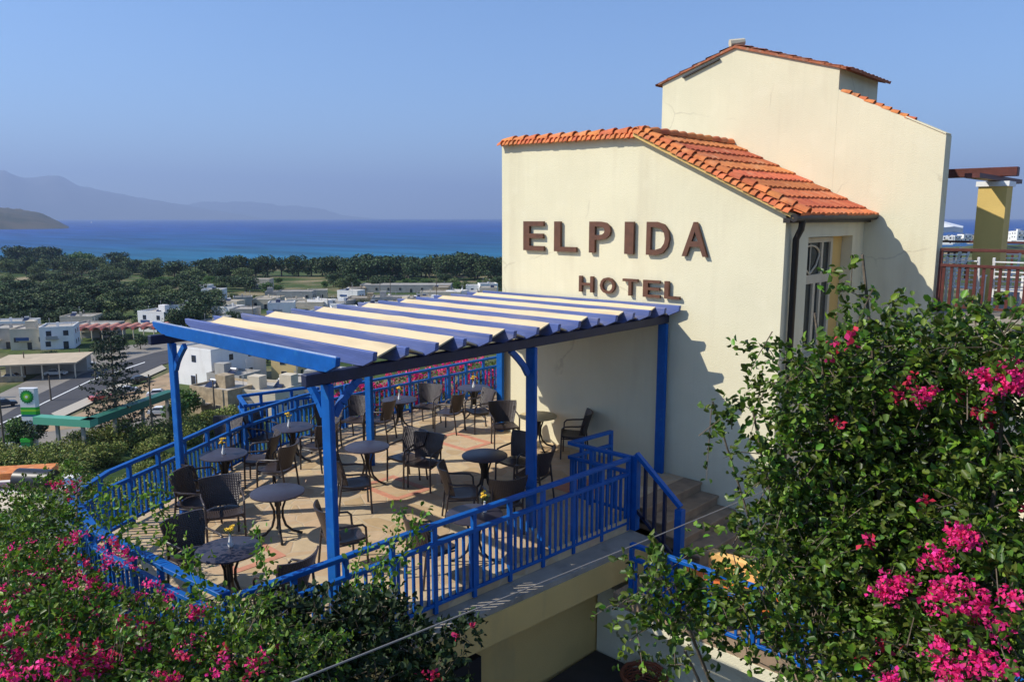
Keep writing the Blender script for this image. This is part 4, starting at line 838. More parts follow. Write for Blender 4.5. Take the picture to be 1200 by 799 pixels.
def house(x, y, w_, d_, h_, rz, wall, lb, wins=3, storeys=2, roof='flat', extras=1, dx=0, zoff=0, wm=None, pos=None):
    g_ = pos or ground(x, y); r = empty('house', (g_.x, g_.y, g_.z), lb, 'house', 'houses of the town below')
    r.rotation_euler.z = 0; c, s = math.cos(rz), math.sin(rz); z0 = g_.z
    def T(u, v, z): return Vector((g_.x+u*c-v*s, g_.y+u*s+v*c, z0+z+zoff))
    def bx(name, u0, u1, v0, v1, a, b, m, par=r, bevel=0):
        mb = MB(); vs = [T(u, v, z) for z in (a, b) for u, v in ((u0,v0),(u1,v0),(u1,v1),(u0,v1))]
        mb.add(vs, [(3,2,1,0),(4,5,6,7),(0,1,5,4),(1,2,6,5),(2,3,7,6),(3,0,4,7)]); o = mb.build(name, m)
        o.parent = par; o.location = (-Vector(r.get('_o')) if par is r else Vector((0,0,0))); return o
    W = HM[wall]; bx('wall', -w_/2, w_/2, 0, d_, -1.5, h_, W)
    if roof == 'flat':
        t_ = .22
        for nm, u0, u1, v0, v1 in (('parapet',-w_/2-.02,w_/2+.02,-.02,t_),('parapet',-w_/2-.02,w_/2+.02,d_-t_,d_+.02),('parapet',-w_/2-.02,-w_/2+t_,t_+.01,d_-t_-.01),('parapet',w_/2-t_,w_/2+.02,t_+.01,d_-t_-.01)): bx(nm, u0, u1, v0, v1, h_+.005, h_+.45, W)
        bx('roof', -w_/2+t_+.01, w_/2-t_-.01, t_+.01, d_-t_-.01, h_+.005, h_+.06, M['roofc'])
    else:
        mb = MB(); e = .35; hh = w_*.22 if roof == 'gable' else .4
        if roof == 'gable':
            vs = [T(-w_/2-e,-e,h_-.05),T(w_/2+e,-e,h_-.05),T(w_/2+e,d_+e,h_-.05),T(-w_/2-e,d_+e,h_-.05),T(-w_/2-e,d_/2,h_+d_*.25),T(w_/2+e,d_/2,h_+d_*.25)]
            mb.add(vs, [(3,2,1,0),(0,1,5,4),(2,3,4,5),(0,4,3),(1,2,5)])
        mb.build('roof', M['tile'], r)
    sh = h_/storeys
    for f in range(storeys):
        for k in range(wins):
            u = -w_/2 + w_*(k+.5)/wins + random.uniform(-.3,.3); ww = .55; zc = f*sh + sh*.52; hh = .62
            if f == 0 and k == wins//2: hh = .95; zc = 1.0
            fr = bx('window' if hh < .9 else 'door', u-ww-.07, u+ww+.07, -.05, .03, zc-hh-.07, zc+hh+.07, M['frame'] if wall != 'white' else M['shut']); bx('pane', u-ww, u+ww, -.07, -.052, zc-hh, zc+hh, M['win'], fr)
        for v in ([d_*.35, d_*.7] if d_ > 6 else [d_*.5]):
            for sgn in (-1, 1):
                fr = bx('window', sgn*w_/2-.04, sgn*w_/2+.04, v-.5, v+.5, f*sh+sh*.52-.6, f*sh+sh*.52+.6, M['win'])
    if extras and roof == 'flat':
        for e_ in range(extras):
            u, v = random.uniform(-w_*.3, w_*.3), random.uniform(d_*.25, d_*.75)
            k = random.choice(('tank','stairhead','chimney','tank'))
            if k == 'tank':
                mb = MB(); mb.tube([T(u-.7,v,h_+1.15), T(u+.7,v,h_+1.15)], .33, 12); o = mb.build('water_tank', M['tank'], r, smooth=True)
                mb = MB(); mb.add([T(u-.8,v-1.6,h_+.2),T(u+.8,v-1.6,h_+.2),T(u+.8,v-.3,h_+1.0),T(u-.8,v-.3,h_+1.0),T(u-.8,v-1.6,h_+.12),T(u+.8,v-1.6,h_+.12),T(u+.8,v-.3,h_+.92),T(u-.8,v-.3,h_+.92)], [(0,1,2,3),(7,6,5,4),(0,4,5,1),(1,5,6,2),(2,6,7,3),(3,7,4,0)]); mb.build('solar_panel', M['solar'], r)
                mb = MB()
                for uu in (u-.6, u+.6): mb.beam(T(uu,v,h_+.05), T(uu,v,h_+.85), .05, .05)
                mb.build('stand', M['tank'], r)
            elif k == 'stairhead': bx('stairhead', u-1.2, u+1.2, v-1, v+1, h_+.061, h_+2.2, W)
            else: bx('chimney', u-.3, u+.3, v-.3, v+.3, h_+.061, h_+1.3, W)
    if extras and roof == 'flat' and w_ < 20:
        for _ in range(random.choice((1,2,2))):
            u, v = random.uniform(-w_*.4, w_*.4), random.uniform(d_*.2, d_*.8); hh = random.uniform(1.6, 3.2); mb = MB(); b_ = T(u,v,h_+.05); mb.tube([b_, b_+Vector((0,0,hh))], .05, 5)
            for k in range(4): mb.beam(b_+Vector((-.5+.08*k,0,hh-.1-.16*k)), b_+Vector((.5-.08*k,0,hh-.1-.16*k)), .04, .04)
            mb.build('antenna', M['tank'], r)
        bx('balcony', -w_*.3, w_*.05, -1.1, -.06, h_*.5-.12, h_*.5+.02, M['roofc']); bx('balcony_rail', -w_*.3, w_*.05, -1.14, -1.09, h_*.5+.021, h_*.5+.85, random.choice((M['shut'], M['frame'], M['tank'])))
    return r
R0 = AZ  # facing the camera
HS = [ # base px, w, d, h, rz, wall, label, wins, storeys, extras
 (228,452,10.5,14,7.2,R0-.5,'white','tall plain white cube house behind the left pergola post',1,2,0),
 (178,389,10,8,6.0,R0-.3,'white','bright white house above the pink arched roofs, left of the blue rafter ends',2,2,2),
 (68,409,8,9,5.6,R0+.35,'white','white house with a blue window beside the road, right of the beige one',2,2,1),
 (35,410,9,9,5.2,R0+.2,'cream','beige flat roofed house with three dark openings at the left by the road',3,1,2),
 (2,409,8,9,5.2,R0+.1,'grey','pale grey house cut by the left edge of the picture',2,1,1),
 (108,396,12,8,3.6,R0,'grey','low grey house with a shaded terrace behind the pink arches',2,1,1),
 (333,446,5.5,5,5.2,R0-.2,'yellow','narrow yellow rendered house under the canopy front edge',1,2,0),
 (246,487,9,8,4.2,R0-.5,'stone','rough stone house with a cluttered flat roof below the white cube',2,1,3),
 (300,487,8,8,3.8,R0-.35,'cream','cream house right of the rough stone one behind the curved railing',2,1,3),
 (350,475,9,7,3.6,R0-.1,'grey','grey roofed low house beside the sloping tiled verge',1,1,2),
 (262,458,8,6,2.8,R0-.4,'grey','small grey outbuilding in front of the white cube wall',1,1,2),
 (262,374,9,7,4,R0-.2,'white','small far white house right of the dark cypress clump',2,1,1),
 (283,377,8,9,4,R0,'grey','far grey wall house behind the first canopy slats',1,1,0),
 (330,374,9,7,5.5,R0+.2,'white','far white house with dark openings and a tall end wall',2,1,1),
 (360,368,12,8,4,R0,'cream','far cream house at centre left above the slats',3,1,2),
 (392,366,10,8,4,R0-.3,'grey','far grey house with roof clutter above the slats',2,1,2),
 (424,362,12,8,4,R0,'stone','far brownish house above the middle slats',3,1,1),
 (458,366,14,8,5.5,R0+.1,'grey','far two storey grey house over the middle of the canopy',4,2,1),
 (490,362,10,8,4,R0,'cream','far cream house right of the two storey grey one',2,1,1),
 (516,354,18,8,4,R0,'cream','long low far cream building near the seaside trees',4,1,1),
 (548,352,10,8,3.5,R0,'white','far white house near the sign wall corner',2,1,1),
 (572,351,8,8,5,R0,'cream','far cream house nearest the sign wall corner',2,1,1),
 (575,366,6,6,4,R0,'white','small white house just over the far end of the canopy',1,1,0),
 (345,353,16,8,4,R0,'grey','low far building among trees at centre left',3,1,0),
 (306,362,8,7,3.5,R0,'cream','small far house among the gardens',2,1,0),
 (475,343,46,12,3.5,R0,'grey','long pale greenhouse like shed before the tree line',8,1,0),
 (8,318,26,12,7,R0,'stone','far sandy coloured building by the shore at the left edge',3,1,0),
 (405,377,9,7,4.5,R0+.3,'white','bright far white cube behind the third canopy slat',2,1,1),
 (372,380,10,8,3.5,R0-.2,'white','bright low white house right behind the second blue slat',2,1,1),
 (250,392,12,8,3.2,R0-.1,'grey','pale flat roof just beyond the first rafter tip',2,1,2),
 (290,392,12,8,3.4,R0+.1,'grey','wide pale flat roof behind the first cream slat',2,1,1),
 (440,371,9,7,4.2,R0+.1,'white','white house with bright wall behind the fourth cream slat',2,1,1),
 (505,367,9,7,4.2,R0-.2,'white','white house with bright wall behind the sixth cream slat',2,1,2),
 (540,363,8,7,3.8,R0+.2,'white','white house before the low far trees near the wall',2,1,1),
 (410,352,9,7,3.6,R0,'white','tiny white house in front of the dense tree belt',2,1,0),
 (372,350,9,7,3.6,R0+.2,'cream','tiny cream house in front of the round shore trees',2,1,0),
 (560,344,12,7,3.6,R0,'white','tiny white house below the tree belt near the wall',2,1,0),
 (205,372,12,8,4.2,R0+.1,'white','second bright white house behind the dark tree clump',2,1,2),
 (12,392,12,8,3.6,R0+.2,'white','low white house behind the beige one at the left',2,1,2),
 (90,386,10,8,3.8,R0+.1,'cream','cream house behind the white house with the blue window',2,1,2),
 (345,470,7,6,3.2,R0-.3,'white','low white shed right of the cream house behind the railing bend',1,1,1),
 (395,462,8,7,3.4,R0-.3,'stone','rough low building seen under the canopy left of the front post',2,1,2),
 (232,345,10,8,4,R0,'white','tiny white house in the fields',1,1,0),
 (305,339,10,8,5,R0,'cream','tiny house with orange end among the shore trees',1,1,0),
]
for a in HS: house(a[0], a[1], a[2], a[3], a[4], a[5], a[6], a[7], wins=a[8], storeys=a[9], extras=a[10])
for i in range(18):
    x = 238 + 350*(i+random.random())/18; y = random.uniform(346, 374) if x < 480 else random.uniform(344, 362)
    house(x, y, random.uniform(6,11), random.uniform(6,9), random.uniform(3.2,5.0), R0+random.uniform(-.5,.5), random.choice(('white','cream','grey','white','stone')), 'small pale far house among the trees of the town behind the canopy', wins=2, storeys=1, extras=1)['group'] = 'small far houses behind the canopy'
# coastal rise and more town seen over the right terrace
ridge('coastal_rise', [(1070,292),(1095,286),(1130,283),(1170,281),(1230,280),(1300,284),(1340,296)], 900, 285, M['ground'], 420, 4, nx=60)
RL = ['far white house low over the sea just right of the pillar','far pale house at the right edge against the sea','far house just left of the ochre pillar','far house between the tall wall corner and the pillar','second far house at the very right edge','far house right beside the tall wall corner','far house second right of the pillar','far house third right of the pillar','far low house behind the brown railing, left of the pillar']
for i, (x, y) in enumerate(((1176,281),(1197,280),(1134,283),(1122,284),(1207,281),(1110,285),(1183,283),(1190,282),(1141,284))):
    d_ = 840+random.uniform(-30,30); d = ray(x, y); q = Vector((d.x, d.y, 0)).normalized()*d_
    house(x, y, random.uniform(7,11), 9, random.uniform(5,8), R0+random.uniform(-.4,.4), random.choice(('white','white','cream')), RL[i], wins=2, extras=1, pos=Vector((q.x, q.y, zat(x, y, d_))))
# pink arched arcade
ar = ground(138,399); r = empty('arcade', tuple(ar), 'row of pink arched roofs over dark openings beside the road', 'arcade'); mb = MB(); mo = MB(); u_ = Vector((math.cos(R0+.15), math.sin(R0+.15), 0)); v_ = Vector((-u_.y, u_.x, 0))
M['pink'] = mat('pink_roof', (.62,.27,.19), .9, noise=.2, nscale=1)
for k in range(9):
    c = ar + u_*(k-4)*2.5*1.12; N_ = 9
    for e in range(2):
        pass
    vs = []
    for vv in (0, 9):
        for j in range(N_+1):
            a = math.pi*j/N_; vs.append(c + v_*vv + u_*(-math.cos(a)*1.22) + Vector((0,0,2.9+math.sin(a)*1.1)))
        for j in range(N_+1):
            a = math.pi*(N_-j)/N_; vs.append(c + v_*vv + u_*(-math.cos(a)*1.0) + Vector((0,0,2.85+math.sin(a)*.85)))
    n = 2*(N_+1); fs = [(j, (j+1) % n, n+(j+1) % n, n+j) for j in range(n)]
    for bs in (0, n): fs += [(bs+j, bs+j+1, bs+n-2-j, bs+n-1-j) for j in range(N_)]
    mb.add(vs, fs); mo.beam(c-u_*1.22-Vector((0,0,.5)), c-u_*1.22+Vector((0,0,2.9)), .25, .25)
mb.build('roof', M['pink'], r); mo.build('column', HM['cream'], r)
# open timber tavern with wide flat roof
tv = ground(42,446); r = empty('tavern', tuple(tv), 'low roadside tavern with a wide beige roof over a dark open front', 'building'); a_ = R0+.25; u_ = Vector((math.cos(a_), math.sin(a_), 0)); v_ = Vector((-u_.y, u_.x, 0)); Z = Vector((0,0,1))
def obox(mb, c, u0, u1, v0, v1, z0, z1): mb.add([c+u_*u+v_*v+Z*z for z in (z0, z1) for u, v in ((u0,v0),(u1,v0),(u1,v1),(u0,v1))], [(3,2,1,0),(4,5,6,7),(0,1,5,4),(1,2,6,5),(2,3,7,6),(3,0,4,7)])
mb = MB(); obox(mb, tv, -9, 8, -.5, 13, 3.3, 3.6); mb.build('roof', mat('beige_roof', (.55,.44,.30), .9, noise=.15, nscale=.4), r)
mb = MB(); obox(mb, tv, -8.5, 7.5, 9, 12.5, -.5, 3.29); mb.build('wall', HM['grey'], r)
for u in (-8.6,-6.6,-4.6,-2.6,1.2,4.4,7.4): mb = MB(); obox(mb, tv, u, u+.22, 0, .22, -.3, 3.295); mb.build('post', HM['cream'], r)
mb = MB(); obox(mb, tv, -8.6,-2.4,-.1,.0,-.2,1.1); mb.build('screen', HM['stone'], r)
# fuel station
zt = -21.7; P0, P1, P2 = onZ(38,488.5,zt), onZ(105,492.5,zt), onZ(206,457,zt)
u1 = (P1-P0).normalized(); n1 = Vector((-u1.y, u1.x, 0)); u2 = (P2-P1).normalized(); n2 = Vector((-u2.y, u2.x, 0))
M['mint'] = mat('mint_green_panel', (.10,.38,.25), .45)
fs_ = empty('station_canopy', (P1.x, P1.y, gz(P1.x, P1.y)), 'narrow angled green canopy of the fuel station beyond the hillside shrubs', 'canopy')
for nm, A_, B_, nn in (('fascia', P0, P1, n1), ('fascia', P1+u2*.02, P2, n2)):
    mb = MB(); mb.add([A_, B_, B_+nn*1.5, A_+nn*1.5]+[p_+Z*-1.0 for p_ in (A_, B_, B_+nn*1.5, A_+nn*1.5)], [(0,1,2,3),(7,6,5,4),(0,4,5,1),(1,5,6,2),(2,6,7,3),(3,7,4,0)]); mb.build(nm, M['mint'] if nn is n1 else mat('dark_green_panel', (.02,.13,.08), .5), fs_)
M['colm'] = mat('grey_column', (.35,.33,.28), .7)
for A_, B_, t_, nn in ((P0,P1,.35,n1),(P0,P1,.8,n1),(P1,P2,.3,n2),(P1,P2,.62,n2),(P1,P2,.93,n2)):
    p = A_+(B_-A_)*t_+nn*.75; mb = MB(); zl = gz(p.x,p.y)-.3; mb.cbox(Vector((p.x,p.y,(zt-1.01+zl)/2)), .4,.4,(zt-1.01)-zl, rz=R0); mb.build('column', M['colm'], fs_)
M['green'] = mat('green_panel', (.03,.42,.04), .4); M['dgreen'] = mat('deep_green', (.01,.20,.05), .4); M['lime'] = mat('lime_panel', (.30,.62,.03), .4)
sg_ = onZ(38,505,-24.5); sg_.z = gz(sg_.x, sg_.y)
ts = empty('station_sign', tuple(sg_), 'white and green fuel station sign with a round sunburst emblem', 'sign'); a_ = R0; u_ = Vector((math.cos(a_), math.sin(a_), 0)); v_ = Vector((-u_.y, u_.x, 0))
dist_ = (Vector((sg_.x,sg_.y,0))).length; zz = lambda y: zat(38, y, dist_)
wS = 23/F*dist_*.84
mb = MB(); prof = [(-wS/2,0),(-wS/2+.3,-.45),(wS/2-.3,-.45),(wS/2,0),(wS/2-.3,.45),(-wS/2+.3,.45)]
def prismZ(z0, z1, sc_=1.0): 
    m_ = MB(); vs = [sg_*1 + u_*u*sc_+v_*v*sc_ for u, v in prof]; vs = [Vector((p.x,p.y,z0)) for p in vs]+[Vector((p.x,p.y,z1)) for p in vs]; n = 6
    m_.add(vs, [tuple(range(n-1,-1,-1)), tuple(range(n,2*n))]+[(i,(i+1) % n,n+(i+1) % n,n+i) for i in range(n)]); return m_
prismZ(zz(476), zz(454)).build('panel', M['white'], ts); prismZ(zz(484.5), zz(476)-.01, 1.002).build('green_band', M['green'], ts); prismZ(zz(487), zz(484.5)-.01).build('blue_band', mat('teal_band',(.02,.16,.22),.4), ts); prismZ(zz(492), zz(487)-.01).build('price_panel', M['white'], ts); prismZ(sg_.z-.3, zz(492)-.01, .55).build('pylon', M['white'], ts)
mb = MB(); prismZ(zz(481), zz(478.5), 1.01).build('lime_band', M['lime'], ts)
ec = Vector((sg_.x, sg_.y, zz(463.5))) - v_*.47
for R_, n_, m_, off in ((.98,16,M['dgreen'],.0),(.72,14,M['green'],.03),(.45,12,M['lime'],.06),(.2,12,M['white'],.09)):
    mb = MB(); vs = []; c = ec - v_*off
    for dd in (0, .028):
        for k in range(2*n_):
            a = math.pi*k/n_; R2 = R_*(1 if k % 2 == 0 else .86); vs.append(c - v_*dd + u_*R2*math.cos(a)+Z*R2*math.sin(a))
    n = 2*n_; mb.add(vs, [tuple(range(n)), tuple(range(2*n-1,n-1,-1))]+[(i,(i+1) % n,n+(i+1) % n,n+i) for i in range(n)]); mb.build('emblem', m_, ts)
def pump(x, y):
    p = ground(x, y); r = empty('fuel_pump', tuple(p), 'green and white fuel pump under the station canopy', 'fuel pump'); mb = MB(); mb.cbox(p+Z*.8, 1.3,.7,1.6, rz=R0); mb.build('body', M['dgreen'], r)
    mb = MB(); mb.cbox(p+Z*1.85, 1.4,.75,.45, rz=R0); mb.build('display', M['green'], r); mb = MB(); mb.cbox(p+Z*.12, 2.0,1.3,.25, rz=R0); mb.build('plinth', M['white'], r)
pump(33,531)
# lamp posts / utility poles
def pole(x, y, ytop, lb, arm=0):
    p = ground(x, y); d = math.hypot(p.x, p.y); h_ = zat(x, ytop, d) - p.z; r = empty('utility_pole', tuple(p), lb, 'pole'); mb = MB(); mb.tube([p-Z*.5, p+Z*h_], [.17,.11], 8); mb.build('shaft', M['bark'], r)
    if arm: mb = MB(); mb.beam(p+Z*(h_-.2)-Vector((1,0.4,0))*.1, p+Z*(h_-.1)+u_*arm, .12, .1); mb.build('arm', M['tank'], r)
pole(7,542,463,'wooden pole at the left edge next to the station sign', 2.2); pole(180,520,438,'wooden pole left of the nearest pergola post'); pole(297,378,352,'thin far pole over the gardens')
pole(512,366,322,'tall thin far pole in front of the shore trees'); pole(446,364,330,'pale far pole above the middle slats'); pole(458,362,326,'second pale far pole above the middle slats'); pole(252,490,445,'thin pole in front of the stone house')
# near left roof with water heater
hr_ = Vector((-35.6, 8.1, -7.2)); a_ = R0+.2; u_ = Vector((math.cos(a_), math.sin(a_), 0)); v_ = Vector((-u_.y, u_.x, 0))
nh = empty('house', tuple(hr_), 'near white house with orange tiled roof edge and black water heater at the left border', 'house')
mb = MB(); obox(mb, hr_, -6, .75, 0, 5, -8, -.0); mb.build('wall', HM['white'], nh)
mb = MB(); obox(mb, hr_, -6.2, 1.0, -.2, 2.2, .01, .18); mb.build('roof', HM['cream'], nh)
mb = MB(); obox(mb, hr_, -6.2, .0, 3.2, 4.4, .45, .75); mb.build('tiled_ledge', M['tile'], nh)
mb = MB(); obox(mb, hr_, -4.0, -.35, -.08, -.01, -2.2, -.45); mb.build('window', M['win'], nh)
mb = MB(); mb.tube([hr_+u_*(-.5)+v_*1.4+Z*1.0, hr_+u_*1.0+v_*.9+Z*1.0], .5, 18); mb.build('water_heater', mat('black_tank', (.02,.02,.022), .35), nh, smooth=True)
# cars
def car(x, y, rz, col, lb, gname='cars by the road'):
    p = ground(x, y)+Z*.16; r = empty('car', tuple(p), lb, 'car', gname); c, s = math.cos(rz), math.sin(rz)
    def T(u, v, z): return Vector((p.x+u*c-v*s, p.y+u*s+v*c, p.z+z))
    m_ = mat('car_paint', col, .25)
    prof = [(-2.1,.35),(-2.15,.7),(-2.0,.92),(-1.5,.97),(-1.1,1.40),(.3,1.44),(.95,1.0),(1.75,.88),(2.1,.7),(2.1,.35)]
    mb = MB(); n = len(prof); vs = []
    for v, k in ((-.84,1),(-.72,0),(.72,0),(.84,1)):
        for u, z in prof: vs.append(T(u, (v if z < 1.1 else v*.82), z if not k else min(z,.95)*.98))
    mb.add(vs, [(j*n+i, j*n+(i+1) % n, (j+1)*n+(i+1) % n, (j+1)*n+i) for j in range(3) for i in range(n)]+[tuple(range(n)), tuple(range(4*n-1,3*n-1,-1))]); mb.build('body', m_, r, smooth=False, bevel=.03)
    mb = MB()
    for sg2 in (-1,1):
        mb.add([T(-1.35,sg2*.80,1.0),T(-1.05,sg2*.68,1.34),T(.25,sg2*.68,1.37),T(.8,sg2*.80,1.0),T(-1.35,sg2*.77,1.0),T(-1.05,sg2*.65,1.34),T(.25,sg2*.65,1.37),T(.8,sg2*.77,1.0)], [(0,1,2,3),(7,6,5,4),(0,4,5,1),(1,5,6,2),(2,6,7,3),(3,7,4,0)])
    for a, b in (((.98,1.02),(.38,1.42)),((-1.47,1.0),(-1.14,1.38))):
        o_ = .03 if a[0] > 0 else -.03; mb.add([T(a[0]+o_,-.68,a[1]),T(a[0]+o_,.68,a[1]),T(b[0]+o_,.60,b[1]),T(b[0]+o_,-.60,b[1]),T(a[0],-.68,a[1]-.03),T(a[0],.68,a[1]-.03),T(b[0],.60,b[1]-.03),T(b[0],-.60,b[1]-.03)], [(0,1,2,3),(7,6,5,4),(0,4,5,1),(1,5,6,2),(2,6,7,3),(3,7,4,0)])
    mb.build('window', M['win'], r)
    for u in (-1.35,1.35):
        for v in (-.76,.76): mb = MB(); mb.tube([T(u,v-.1,.32),T(u,v+.1,.32)], .32, 14); mb.build('wheel', M['iron'], r)
    return r
car(14,533,R0+.2,(.35,.37,.42),'silver blue car parked by the station forecourt at the left edge'); car(16,446,R0+.1,(.55,.50,.42),'pale car parked in front of the tavern'); car(164,449,R0+.9,(.03,.035,.04),'dark car driving on the road behind the conifer')
car(150,462,R0+.8,(.65,.65,.65),'light car on the road side behind the conifer'); car(187,466,R0+.3,(.8,.8,.8),'white car next to the white cube house'); car(1,432,R0+.4,(.05,.05,.06),'dark car at the far left edge above the tavern yard'); car(4,478,R0+.7,(.04,.05,.06),'dark car on the road at the left edge'); car(190,487,R0+.1,(.78,.78,.76),'white car under the dark end of the station canopy')
car(120,470,R0+.75,(.5,.08,.06),'small red car on the road left of the conifer'); car(66,441,R0+.2,(.7,.7,.68),'white car parked at the right end of the tavern'); car(100,430,R0+.6,(.75,.75,.73),'white car parked on the pale yard above the road'); car(215,470,R0-.3,(.25,.27,.3),'grey car parked below the white cube house')
for i, (x, y, yt) in enumerate(((60,470,440),(112,446,420),(205,440,405),(95,432,408),(30,440,412),(385,372,350),(330,368,345),(560,362,338),(490,372,348),(232,470,438),(283,470,440),(330,470,446))): pole(x, y, yt, ['thin street pole on the near road edge by the tavern','street pole beside the road left of the conifer','pole at the left corner of the white cube house','street pole on the pale yard','pole in front of the tavern roof','far pole behind the third slat','far pole behind the second slat','far pole near the hotel wall corner','far pole over the middle of the canopy','pole behind the rough stone house','pole rising from the cluttered roofs','pole right of the cluttered roofs'][i])
# sail boat
sb = onZ(107,261.5,SEA+.5); r = empty('sailing_boat', tuple(sb), 'tiny white sailing boat on the sea off the headland', 'boat'); mb = MB()
mb.add([sb+Vector(v) for v in ((-7,0,1),(0,-2,1.2),(8,0,1.6),(0,2,1.2),(-6,0,-.5),(0,-1.2,-.6),(6.5,0,-.5),(0,1.2,-.6))], [(0,1,2,3),(4,7,6,5),(0,4,5,1),(1,5,6,2),(2,6,7,3),(3,7,4,0)]); mb.build('hull', M['white'], r)
a_ = R0; u_ = Vector((math.cos(a_), math.sin(a_), 0))
mb = MB(); mb.add([sb+u_*-.1+Z*2, sb+u_*-6+Z*2.2, sb+Z*18, sb+u_*-.1+Z*2+Vector((0,.2,0)), sb+u_*-6+Z*2.2+Vector((0,.2,0)), sb+Z*18+Vector((0,.2,0)), sb+u_*7+Z*2, sb+u_*.4+Z*17, sb+u_*.4+Z*2.5, sb+u_*7+Z*2+Vector((0,.2,0)), sb+u_*.4+Z*17+Vector((0,.2,0)), sb+u_*.4+Z*2.5+Vector((0,.2,0))], [(0,1,2),(5,4,3),(0,3,4,1),(1,4,5,2),(2,5,3,0),(6,7,8),(11,10,9),(6,9,10,7),(7,10,11,8),(8,11,9,6)]); mb.build('sail', M['white'], r)
mb = MB(); mb.tube([sb+Z*1, sb+Z*19], .12, 5); mb.build('mast', M['tank'], r)
# ================================================================== TREES
M['treeD'] = mat('dark_tree_leaf', (.046,.082,.024), .75, island=.75); M['treeM'] = mat('olive_leaf', (.115,.16,.045), .75, island=.55); M['treeL'] = mat('fresh_leaf', (.075,.155,.022), .6, island=.5, transl=.15)
M['scrub'] = mat('scrub_leaf', (.18,.21,.035), .7, island=.6, transl=.12)
def crown_pts(n, lobes, rad_, flat=.8):
    P = []
    for cx, cy, cz, r in lobes:
        k = int(n*r*r/sum(l[3]**2 for l in lobes)); d = rng.normal(size=(k,3)); d /= np.linalg.norm(d, axis=1)[:,None]
        rr_ = r*(1-.38*rng.random(k)**1.6); P.append(np.array([cx,cy,cz]) + d*rr_[:,None]*np.array([1,1,flat]))
    return np.concatenate(P)
def tree_proto(kind, m, h_, wd, n, leaf, seed):
    r_ = random.Random(seed); r = local_empty(kind); lobes = []
    for i in range(13):
        a = r_.uniform(0, 6.28); q = r_.uniform(.1, .75)*wd/2; z = r_.uniform(.18, .78)*h_; lobes.append((q*math.cos(a)*(1.1-.4*z/h_), q*math.sin(a)*(1.1-.4*z/h_), z, r_.uniform(.16,.30)*wd*.8))
    leaf_obj('crown', crown_pts(n, lobes, wd), leaf, m, r, 'diamond', bias=(0,0,.5))
    mb = MB(); mb.tube([(0,0,-.5),(.1,.05,h_*.25),(0,.1,h_*.5)], [h_*.035,h_*.028,h_*.015], 7)
    for lx, ly, lz, lr in lobes[:5]: mb.tube([(.05,.05,h_*.28),(lx*.5,ly*.5,lz*.7),(lx,ly,lz)], [h_*.018,h_*.012,h_*.005], 5)
    mb.build('trunk', M['bark'], r); return r
PRT = {'D': [tree_proto('broad_tree', M['treeD'], 9, 10, 2000, .62, s_) for s_ in (1,2)], 'M': [tree_proto('olive_tree', M['treeM'], 6, 7.5, 1700, .5, s_) for s_ in (3,4)], 'L': [tree_proto('garden_tree', M['treeL'], 5, 5.5, 1600, .42, s_) for s_ in (5,6)],
       'S': [tree_proto('hillside_shrub', M['scrub'], 2.6, 4.2, 2600, .19, s_) for s_ in (7,8,9)]}
usedp = set()
def plant(kind, x, y, z, s_, lb, grp, cat='tree', sx=1):
    src = random.choice(PRT[kind])
    if src.name not in usedp: usedp.add(src.name); o = src
    else:
        base = src; o = copy_tree(base)
    for k in ('label','group','category'):
        if k in o: del o[k]
    o.location = (x, y, z); o.rotation_euler.z = random.uniform(0, 6.28); o.scale = (s_*sx, s_*sx, s_); return tag(o, lb, cat, grp)
# shoreline belt
def scatter(n, x0, x1, yf, kind, smin, smax, lb, grp, sx=1, cat='tree', sink=0):
    for i in range(n):
        x = x0 + (x1-x0)*(i+random.random())/n; y = yf(x); p = ground(x, y)
        k = kind if isinstance(kind, str) else random.choice(kind)
        plant(k, p.x, p.y, p.z-sink, random.uniform(smin, smax), lb, grp, cat, sx)
scatter(30, -30, 130, lambda x: 316+random.uniform(-3,8), ['D','M','M'], 1.1, 1.9, 'dark bushy tree of the shore belt at the far left', 'left shore trees', 1.3)
scatter(7, 10, 66, lambda x: 311, ['D','M'], 1.9, 2.5, 'tall tree standing out above the far left shore belt', 'left tall shore trees', 1.2)
scatter(3, 85, 110, lambda x: 314, 'L', 2.6, 3.0, 'fresh green tree standing by the sea left of centre', 'fresh shore trees', 1.1)
scatter(6, 128, 186, lambda x: 315, ['D','M'], 1.2, 1.7, 'flat topped tree clump above the sea edge on the left', 'flat shore clump', 1.5)
scatter(24, 130, 300, lambda x: 323+random.uniform(-3,6), ['M','D'], 1.0, 1.5, 'olive green tree of the middle shore belt', 'middle shore trees', 1.4)
for x in (245,254,270,285,300,314,330,350,365,378): p = ground(x, 324); plant('D', p.x, p.y, p.z, random.uniform(1.5,2.0), 'round dark tree on the shore seen against the sea', 'round shore trees', 'tree', 1.05)
scatter(34, 385, 596, lambda x: 326+random.uniform(-4,3), 'D', 1.5, 2.0, 'dark tree in the dense belt before the sea near the hotel wall', 'dense shore belt', 1.2)
scatter(24, 380, 600, lambda x: 337+random.uniform(-2,4), ['M','D','L'], .7, 1.1, 'low garden tree behind the far houses', 'garden trees behind the far houses', 1.2)
